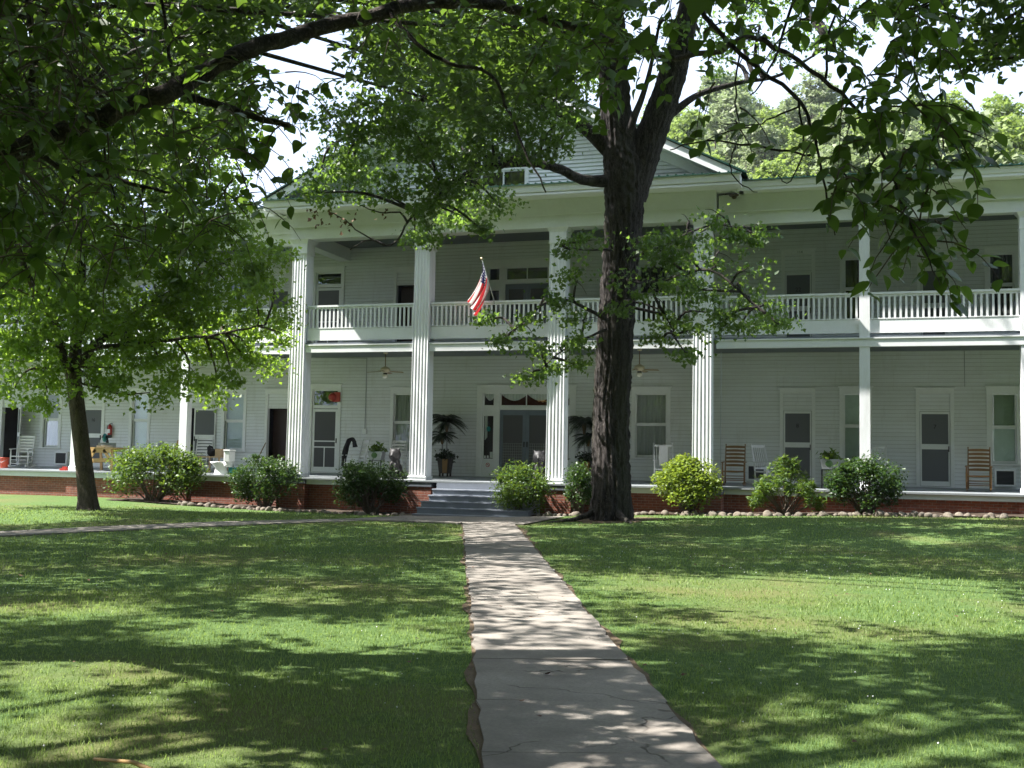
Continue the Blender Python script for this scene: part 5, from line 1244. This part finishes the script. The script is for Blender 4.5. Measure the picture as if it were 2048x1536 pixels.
for x, y in zip(gx, gy):
    z = R.uniform(7.2, 12); ok = False
    for _ in range(14):
        q = np.array([x, y, 0.])+S3*z; px, py, e = proj(q)
        vis = e > 0 and -60 < px < 2110 and py > -60
        if not vis or any(inpoly(px, py, f) for f in FOL): ok = True; break
        z += .9
    if ok and z < 27: C.append(q)
for p in LP[::5]:
    g_ = p-S3*p[2]; o_ = (g_[0]-PA.x)*PN.x+(g_[1]-PA.y)*PN.y
    if R.rand() < (.85 if -.6 < o_ < PWID+.6 else .1): continue                                   # the same crowns also shade the low limb below them
    for _ in range(8):
        q = p+S3*R.uniform(1.6, 5.5)+R.normal(size=3)*.15; px, py, e = proj(q)
        g_ = q-S3*q[2]
        if (e < 0 or py < -70 or px < -60 or px > 2110) and not lit(g_[:1], g_[1:2])[0]: C.append(q); break
for p in MAIN_LIMB[::2]:                            # the limb's own shadow falls among leaf shade
    for _ in range(3):
        g_ = p-S3*p[2]+np.array([R.uniform(-.4, .4), R.normal()*.55, 0]); q = g_+S3*R.uniform(8, 11); px, py, e = proj(q)
        if e < 0 or py < -60 or px < -60 or px > 2110: C.append(q)
C = np.array(C)
m8 = (np.linalg.norm(C[:, :2]-b8[:2], axis=1) < np.linalg.norm(C[:, :2]-b9[:2], axis=1)-5)
for tt, bb, mk, sd in ((t8, b8, m8, 1), (t9, b9, ~m8, 2)):
    rs = np.random.RandomState(50+sd); q = C[mk]; mb = MB(); nd = []
    nd += bark_tube(mb, [bb+np.array([0, 0, -.2]), bb+np.array([0, .1, 2]), bb+np.array([.3, 0, 5]), bb+np.array([.4, .2, 8]), bb+np.array([.2, .4, 12]), bb+np.array([.2, .4, 15])], [.48, .42, .36, .28, .18, .08], 26, .06, 7+sd, .3, 60)[25:]
    pick = q[rs.permutation(len(q))[:46]]
    for c in pick:
        a = np.array(nd[min(len(nd)-1, int(max(0, (c[2]-5))/10*len(nd)))]); mid = (a+c)/2+np.array([0, 0, .5]); nd2 = limb(mb, [a, mid, c], [.09, .06, .02], 6, 4, .05, rnd)
    mb.build('trunk', M['bark'], tt, True)
    n = len(q); k = 52; PP = q[:, None, :]+rs.normal(size=(n, k, 3))*np.array([.26, .26, .2])
    gq = q-S3*q[:, 2:3]; gp = proj(gq); near = (gp[1] > 1325) | (gp[2] < 4); pn_ = (gq[:, 0]-PA.x)*PN.x+(gq[:, 1]-PA.y)*PN.y; near |= (pn_ > -.3) & (pn_ < PWID+.3); kk = rs.rand(n, k) < np.where(near, .42, 1)[:, None]; PP = sunholes(PP[kk], rs)
    leaf_mesh('crown', PP, .16, M['leafb'], tt, rs, .35, MT, .4)
    if sd == 1:                                      # the part of this crown that shows behind the limb
        Lm = [(60, 60, 110), (190, 130, 100), (320, 60, 85), (90, 250, 110), (230, 280, 90), (330, 210, 75), (400, 110, 60), (40, 380, 90), (170, 380, 80), (440, 60, 40), (380, 20, 60), (-60, 160, 120), (-80, 330, 110)]
        cm = clp(Lm, 20.5, rs, 1.8); wm = MB(); wire_crown(wm, [b8+np.array([1, 1, z]) for z in (5, 6, 7, 8, 9)]+[P3(60, 300, 20), P3(150, 200, 20)], cm, rs, .05, 5, 3); wm.build('branch', M['bark'], tt, True)
        leaf_mesh('foliage', clump_pts(cm, 3.6, rs, .34, 24), .15, M['leafb'], tt, rs, .05, MT, .5)
# ---- T4: the dark tree at the upper right
rs = np.random.RandomState(61)
t4 = empty('right_maple', (0, 0, 0), 0, 'dark leafy tree reaching in at the upper right corner against the white sky', 'tree')
b4 = np.array([7.2, -12.6, .2]); mb = MB()
nd = bark_tube(mb, [b4+np.array([0, 0, -.2]), b4+np.array([0, 0, 3]), b4+np.array([-.2, .2, 6]), b4+np.array([-.3, .2, 9.5])], [.36, .3, .24, .12], 24, .06, 9, .3, 40)[15:]
L4 = [(1760, -10, 45), (1830, 20, 50), (1900, 50, 50), (1960, 90, 42), (1900, 110, 28), (2010, 40, 60), (2040, 100, 40), (1940, 0, 60), (2080, 10, 80), (2150, 80, 90), (2250, 20, 120), (2200, 180, 80), (2350, 120, 140), (2500, 60, 160), (2600, 200, 160), (2100, -120, 130), (2300, -160, 160), (1840, -90, 80), (1970, -110, 90), (2500, -200, 180), (2700, 0, 160)]
c4 = clp([(x, y, r*1.25) for x, y, r in L4]+[(1790, 40, 40), (1870, 80, 38), (1930, 120, 26), (1985, 95, 34)], 17.5, rs, 1.5); wire_crown(mb, nd, c4, rs, .06, 5, 3); mb.build('trunk', M['bark'], t4, True)
leaf_mesh('crown', clump_pts(c4, 4.4, rs, .3, 24), .13, M['leafb'], t4, rs, .05, MT, .4)

# ---- bushes in the bed
def bush(rect, label, m, size, seed, nl, kind='round', y=-.55, base_py=None):
    x0, y0, x1, y1 = rect; rs = np.random.RandomState(seed)
    a = at_y(x0, (y0+y1)/2, y); b = at_y(x1, (y0+y1)/2, y); tz = at_y((x0+x1)/2, y0, y)[2]; cx = (a[0]+b[0])/2; gz = float(ground(cx, y))+.02
    rx = (b[0]-a[0])/2*1.1; h = tz-gz; t = empty('bush', (cx, y, gz), 0, label, 'bush', 'bushes in the bed along the porch')
    mb = MB(); P = []
    nst = 13 if kind == 'round' else 16
    lobes = []
    for i in range(34):
        u = rs.uniform(0, 2*math.pi); el = rs.uniform(-.75, 1.3)
        c = np.array([math.cos(u)*math.cos(el)*rx*.68, math.sin(u)*math.cos(el)*min(rx, .75)*.62, h*.5+math.sin(el)*h*.36]); lobes.append((c, (rx*.34, .29, h*.21)))
    if kind == 'spiky':
        lobes = []
        for i in range(34):
            u = rs.uniform(-1, 1); v = rs.uniform(-.4, .4); hh = h*(.2+.75*(1-abs(u)**1.6)*rs.uniform(.35, 1)); lobes.append((np.array([u*rx*.85, v, hh]), (.15, .14, .24)))
    lobes += [(c*np.array([1.14, 1.14, 1.08]), (.09, .09, .10)) for c, r in lobes[::6] if c[2] > h*.35]
    lobes = [(c*rs.uniform(.90, 1.07), tuple(np.array(r)*rs.uniform(.7, 1.25))) for c, r in lobes]
    for c, r in lobes:
        k = int(nl/len(lobes)*rs.uniform(.6, 1.3)); v = rs.normal(size=(k, 3)); v /= np.linalg.norm(v, axis=1, keepdims=True); P.append(c+v*np.array(r)*rs.uniform(.5, 1.15, (k, 1)))
        mb.tube([(c[0]*.1+rs.uniform(-.12, .12), c[1]*.1+rs.uniform(-.08, .08), -.03), tuple(c*np.array([.55, .55, .55])), tuple(c)], [.018, .012, .005], 5, False)
    mb.build('stems', M['twig'], t)
    P = np.concatenate(P); P = P[P[:, 2] > .06]
    T = None if kind == 'round' else (np.array([(0, 0, 0), (.14, .4, .04), (0, 1, -.08), (-.14, .4, .04)]), [(0, 1, 2), (0, 2, 3)])
    leaf_mesh('foliage', P, size, m, t, rs, .35, T, .1, .3); return t
bush((214, 893, 404, 1000), 'large wide sunlit bush right of the left tree trunk, hiding the porch edge', M['bush1'], .10, 1, 9000)
bush((466, 910, 602, 1008), 'dark round bush in front of the dark red doorway, left of the first fluted column', M['bush2'], .085, 2, 7000)
bush((674, 923, 814, 1029), 'dense green bush left of the steps in front of the white rocking chairs', M['bush2'], .085, 3, 7500, y=-.9)
bush((988, 928, 1100, 1030), 'rounded green bush overlapping the right end of the steps', M['bush1'], .075, 4, 6500, y=-1.0)
bush((1126, 926, 1188, 1012), 'narrow dark bush between the steps and the big trunk', M['bush2'], .07, 5, 3500, y=-.6)
bush((1310, 915, 1446, 1020), 'bright yellow green bush in the sun right of the big trunk', M['bush3'], .09, 6, 7000, y=-.8)
bush((1503, 918, 1642, 1022), 'straggly open bush with feathery pale shoots in front of door 8', M['bush1'], .13, 7, 3600, 'spiky', -.8)
bush((1657, 918, 1803, 1022), 'rounded glossy green bush in front of the slim right post', M['bush2'], .085, 8, 7500, y=-.8)

# ---- stones edging the bed
variants = []
for i in range(6):
    bm = bmesh.new(); bmesh.ops.create_icosphere(bm, subdivisions=3, radius=1); rr = np.random.RandomState(i); w = rr.normal(size=(5, 3))*1.6; ph = rr.uniform(0, 6, 5)
    for v in bm.verts:
        c = v.co.copy(); k = 1+sum(.09*math.sin(w[j][0]*c.x+w[j][1]*c.y+w[j][2]*c.z+ph[j]) for j in range(5)); v.co = Vector((c.x*.12, c.y*.095, c.z*.085))*k
    me = bpy.data.meshes.new('rock'); bm.to_mesh(me); bm.free(); me.polygons.foreach_set('use_smooth', np.ones(len(me.polygons), bool)); me.materials.append(M['rock']); variants.append(me)
rr = random.Random(12); i = 0
for x0, x1, grp, lab in ((-19.6, -12.0, 'stones edging the bed left of the steps', 'rough tan stone edging the flower bed left of the steps'), (-8.15, 3.6, 'stones edging the bed right of the steps', 'rough tan stone edging the flower bed right of the steps')):
    x = x0
    while x < x1:
        s = rr.choice((.45, .6, .7, .85, 1.0, 1.15))*rr.uniform(.85, 1.1); o = bpy.data.objects.new('edging_stone', variants[i % 6]); COL.objects.link(o)
        y = -1.22+.1*math.sin(x*.9)+rr.uniform(-.10, .10)-(.35 if -14.5 < x < -12 else 0); o.location = (x, y, float(ground(x, y))+.018*s); o.rotation_euler = (rr.uniform(-.3, .3), rr.uniform(-.3, .3), rr.uniform(0, 6)); o.scale = (s, s*rr.uniform(.8, 1.1), s*rr.uniform(.8, 1.15))
        tag(o, lab, 'stone', grp); x += .15*s+rr.choice((0, .0, .02, .1)); i += 1

# ---- wooded hillside
def hill(x, y):
    k = .16+.25*sm(x+.12*y, -62, -12); z = k*np.maximum(0, y-24); return z*(1-.25*sm(y, 90, 190))+.8*np.sin(x*.09)*sm(y, 28, 45)
xs = np.linspace(-220, 180, 60); ys = np.linspace(20, 260, 40); X, Y = np.meshgrid(xs, ys); V = np.stack([X, Y, hill(X, Y)-.03], -1).reshape(-1, 3); n = 60; ii = np.arange(39)[:, None]*n+np.arange(59)[None]
tag(np_mesh('hillside', V, np.stack([ii, ii+1, ii+n+1, ii+n], -1).reshape(-1, 4), M['lawn'], smooth=True), kind='structure')
protos = []
for k in range(5):
    rs = np.random.RandomState(80+k); t = empty('hill_tree', (0, 0, 0)); hgt = 15; mb = MB(); nd = limb(mb, [(0, 0, -1), (.1, 0, 4), (.2*k-.4, .2, 9), (.1, .1, 14)], [.28, .22, .14, .04], 7)
    cl = []
    for _ in range(30):
        v = rs.normal(size=3); v /= np.linalg.norm(v); w = (3.1, 3.1, 5.0) if k < 3 else (2.4, 2.4, 5.6); q = np.array([0, 0, 9.0])+v*np.array(w)*rs.uniform(.45, 1)**.4; q[:2] *= np.clip((16.0-q[2])/6.5, .15, 1); cl.append((q, (1.15, 1.15, .9)))
    wire_crown(mb, nd, cl, rs, .05, 4, 0); mb.build('trunk', M['bark2'], t)
    leaf_mesh('crown', clump_pts(cl, 2.7, rs, .42, 20), .34, M['hillleaf2' if k in (1, 4) else 'hillleaf'], t, rs, .3, MT, .3); protos.append(t)
rr = random.Random(77); cnt = 0; used = set()
y = 33.
while y < 165:
    x = -.72*(y+30); step = 5.2+.02*y
    while x < .30*(y+30):
        xx, yy = x+rr.uniform(-1.6, 1.6), y+rr.uniform(-2, 2); zz = float(hill(xx, yy)); s = rr.uniform(.8, 1.25)*(.92 if yy < 70 else 1)
        px, py, e = proj((xx, yy, zz+15.5*s)); hid = (345 if px > 1000 else 395)
        mask = 640 < px < 1150 and py > 90
        if py < np.interp(px, [300, 500, 1300, 1400, 1480, 1600, 1700, 1800, 2100], [340, 370, 190, 140, 100, 95, 130, 168, 190]): x += step; continue
        if py < hid and -80 < px < 2130 and not mask:
            k = rr.randrange(5); lab = ('leafy tree on the wooded hillside behind the hotel', 'trees on the wooded hillside')
            if k not in used: o = protos[k]; used.add(k); o.location = (xx, yy, zz); o.rotation_euler = (0, 0, rr.uniform(0, 6)); o.scale = (s, s, s); tag(o, lab[0], 'tree', lab[1])
            else: dup(protos[k], (xx, yy, zz), rr.uniform(0, 6), lab[0], lab[1], (s, s, s*rr.uniform(.92, 1.1)))
            cnt += 1
        x += step
    y += 5.5+.02*y
print('hill trees', cnt, 'canopy clusters', len(C))

# ---- unseen woods behind the camera, added to block low sky and darken the porch
def sky_block_woods():
    src = [p.children for p in protos]; V = []; Fs = []; base = 0; rs = np.random.RandomState(91)
    for k in range(120):
        th = rs.uniform(1.75, 4.6) if k < 108 else rs.choice([rs.uniform(1.15, 1.5), rs.uniform(4.9, 5.2)]); d = rs.uniform(19, 40)
        x, y = d*math.sin(th), -26+d*math.cos(th)
        if k >= 108: x, y = (rs.uniform(20, 34), rs.uniform(-24, -8)) if k % 2 else (rs.uniform(-46, -36), rs.uniform(-34, -16))
        px, py, e = proj((x, y, 8.))
        if any(-28 < x+.74*z < 19 and -38 < y+.237*z < 4 for z in (4, 8, 12, 18, 24, 31)): continue
        if e > 0 and -300 < px < 2350: continue
        me = [c for c in protos[k % 5].children if c.name.startswith('crown')][0].data; n = len(me.vertices); co = np.empty(n*3, np.float32); me.vertices.foreach_get('co', co); co = co.reshape(-1, 3)
        m_ = len(me.loops); li = np.empty(m_, np.int32); me.loops.foreach_get('vertex_index', li); s = rs.uniform(2.5, 3.2) if k < 108 else rs.uniform(1, 1.3); co = co*np.array([s*1.25, s*1.25, s]); co[:, 2] -= 3.4*s
        V.append(co+np.array([x, y, 0])); Fs.append(li.reshape(-1, 3)+base); base += n
    tag(np_mesh('sky_block_trees', np.concatenate(V), np.concatenate(Fs), M['leafb']), 'unseen trees added behind the camera to block low sky light', None, None, 'stuff')
sky_block_woods()
# ---- grass
def grass():
    rs = np.random.RandomState(3); Pp = []
    for d0, d1, dens, hh in ((4.2, 8, 2300, .027), (8, 13, 1000, .030), (13, 20, 360, .034), (20, 33, 130, .038)):
        n = int(dens*(d1*d1-d0*d0)/2*1.0); dd = np.sqrt(rs.uniform(d0*d0, d1*d1, n)); ang = rs.uniform(-.47, .47, n)+YAW
        x = -dd*np.sin(ang); y = -30+dd*np.cos(ang); Pp.append(np.stack([x, y, np.full(n, hh), dd], -1))
    A = np.concatenate(Pp); x, y = A[:, 0], A[:, 1]
    def off(A0, d, nn): return (x-A0.x)*d.x+(y-A0.y)*d.y, (x-A0.x)*nn.x+(y-A0.y)*nn.y
    t, o = off(PA, PD, PN); edge = .03+.05*np.sin(t*1.3+1)+.05*np.sin(t*3.7)
    bad = (o > -.02-np.maximum(0, edge)*(rs.rand(len(x)) < .5)) & (o < PWID+.05+np.maximum(0, edge)*(rs.rand(len(x)) < .5)) & (t < 20)
    t, o = off(SA, SD, SN); bad |= (o > -.02) & (o < SWID+.02) & (t < 10)
    bad |= (y > -1.12+.1*np.sin(x*1.7)) & (x > -22.3); bad |= y > .38; bad |= (y > -5.8) & (x > -12.1) & (x < -7.2); bad |= np.hypot(x-b2[0], y-b2[1]) < 1.0; bad |= y > 2
    thin = .5+.5*np.sin(x*.9+1.3*np.sin(y*.8))*np.sin(y*1.1+x*.3); bad |= rs.rand(len(x)) < .35*thin
    A = A[~bad]; n = len(A); x, y = A[:, 0], A[:, 1]; z = ground(x, y)-.004
    far = np.clip(A[:, 3]/9, .8, 3.2); h = A[:, 2]*rs.uniform(.45, 1.25, n)*(1+.35*np.sin(x*1.7+y)*np.sin(y*1.3)); w = .0026*far*rs.uniform(.7, 1.4, n)
    tall = rs.rand(n) < .02; h[tall] *= 1.7
    a = rs.uniform(0, 6.283, n); lean = rs.uniform(.1, .9, n)*h; dx, dy = np.cos(a), np.sin(a); b = rs.uniform(0, 6.283, n); wx, wy = np.cos(b)*w, np.sin(b)*w
    V = np.stack([np.stack([x-wx, y-wy, z], -1), np.stack([x+wx, y+wy, z], -1), np.stack([x+dx*lean*.35+wx*.8, y+dy*lean*.35+wy*.8, z+h*.6], -1), np.stack([x+dx*lean*.35-wx*.8, y+dy*lean*.35-wy*.8, z+h*.6], -1), np.stack([x+dx*lean, y+dy*lean, z+h], -1)], 1)
    base = (np.arange(n)*5)[:, None, None]; Fq = (np.array([(0, 1, 2), (0, 2, 3), (3, 2, 4)])[None]+base).reshape(-1, 3)
    tag(np_mesh('grass', V.reshape(-1, 3), Fq, M['blade']), 'short mown lawn grass', None, None, 'stuff'); print('blades', n)
grass()
def clover():
    rs = np.random.RandomState(4); dd = np.sqrt(rs.uniform(25, 420, 800)); ang = rs.uniform(-.46, .46, 800)+YAW; x = -dd*np.sin(ang); y = -30+dd*np.cos(ang)
    o = (x-PA.x)*PN.x+(y-PA.y)*PN.y; k = ((o < -.25) | (o > PWID+.25)) & (y < -3) & (np.sin(x*.8)*np.sin(y*.7+1) > -.1); x, y = x[k], y[k]
    bm = bmesh.new(); V = []; Fs = []; oc = [(1, 0, 0), (-1, 0, 0), (0, 1, 0), (0, -1, 0), (0, 0, 1), (0, 0, -1)]; of = [(0, 2, 4), (2, 1, 4), (1, 3, 4), (3, 0, 4), (2, 0, 5), (1, 2, 5), (3, 1, 5), (0, 3, 5)]
    bm.free(); s = rs.uniform(.004, .008, len(x)); V = (np.stack([x, y, ground(x, y)+.055], -1)[:, None]+s[:, None, None]*np.array(oc)[None]).reshape(-1, 3); Fq = (np.array(of)[None]+(np.arange(len(x))*6)[:, None, None]).reshape(-1, 3)
    tag(np_mesh('clover_flowers', V, Fq, M['white']), 'tiny white clover heads scattered in the lawn', None, None, 'stuff')
clover()
q0, q1 = at_z(188, 1518, .04), at_z(330, 1552, .05); mb = MB(); mb.tube([tuple(q0), tuple((q0+q1)/2+np.array([.01, .02, .02])), tuple(q1)], [.008, .011, .013], 6)
tag(mb.build('fallen_stick', M['pine'], None, True), 'pale dry stick lying in the grass at the lower left', 'stick')

def litter():
    rs = np.random.RandomState(8); n = 300; dd = np.sqrt(rs.uniform(22, 700, n)); ang = rs.uniform(-.47, .47, n)+YAW; x = -dd*np.sin(ang); y = -30+dd*np.cos(ang); k = y < -1.3; x, y = x[k], y[k]
    a = rs.uniform(0, 6.28, 260); r = np.abs(rs.normal(size=260))*1.6+.6; x = np.concatenate([x, b2[0]+r*np.cos(a)]); y = np.concatenate([y, np.minimum(b2[1]+r*np.sin(a), -1.3)])
    o = leaf_mesh('leaf_litter', np.stack([x, y, ground(x, y)+rs.uniform(.026, .05, len(x))], -1), .042, M['deadleaf'], None, rs, 2.5, MT, 0); tag(o, 'fallen brown leaves and twigs scattered over lawn and path', None, None, 'stuff')
    mb = MB(); V = [(b2[0], b2[1], float(ground(b2[0], b2[1]))+.012)]; N = 40
    for k in range(N):
        t = 2*math.pi*k/N; q = 1.0+.22*math.sin(3*t)+.14*math.sin(7*t+1)+.08*math.sin(13*t); px_, py_ = b2[0]+math.cos(t)*q*1.25, b2[1]+math.sin(t)*q; V.append((px_, py_, float(ground(px_, py_))+.006))
    mb.add(V, [(0, 1+k, 1+(k+1) % N) for k in range(N)]); tag(mb.build('bare_soil', M['dirt'], None, True), kind='structure')
litter()
# ---- summer air
def haze():
    mb = MB(); mb.box(-300, 260, -70, 300, -2, 110); m = bpy.data.materials.new('summer_air'); m.use_nodes = True; t = m.node_tree; t.nodes.clear()
    v = t.nodes.new('ShaderNodeVolumePrincipled'); v.inputs['Density'].default_value = .0003; v.inputs['Color'].default_value = (.92, .96, 1, 1); v.inputs['Anisotropy'].default_value = .3
    o = t.nodes.new('ShaderNodeOutputMaterial'); t.links.new(v.outputs[0], o.inputs['Volume'])
    tag(mb.build('haze', m), 'thin summer haze', None, None, 'stuff')
haze()
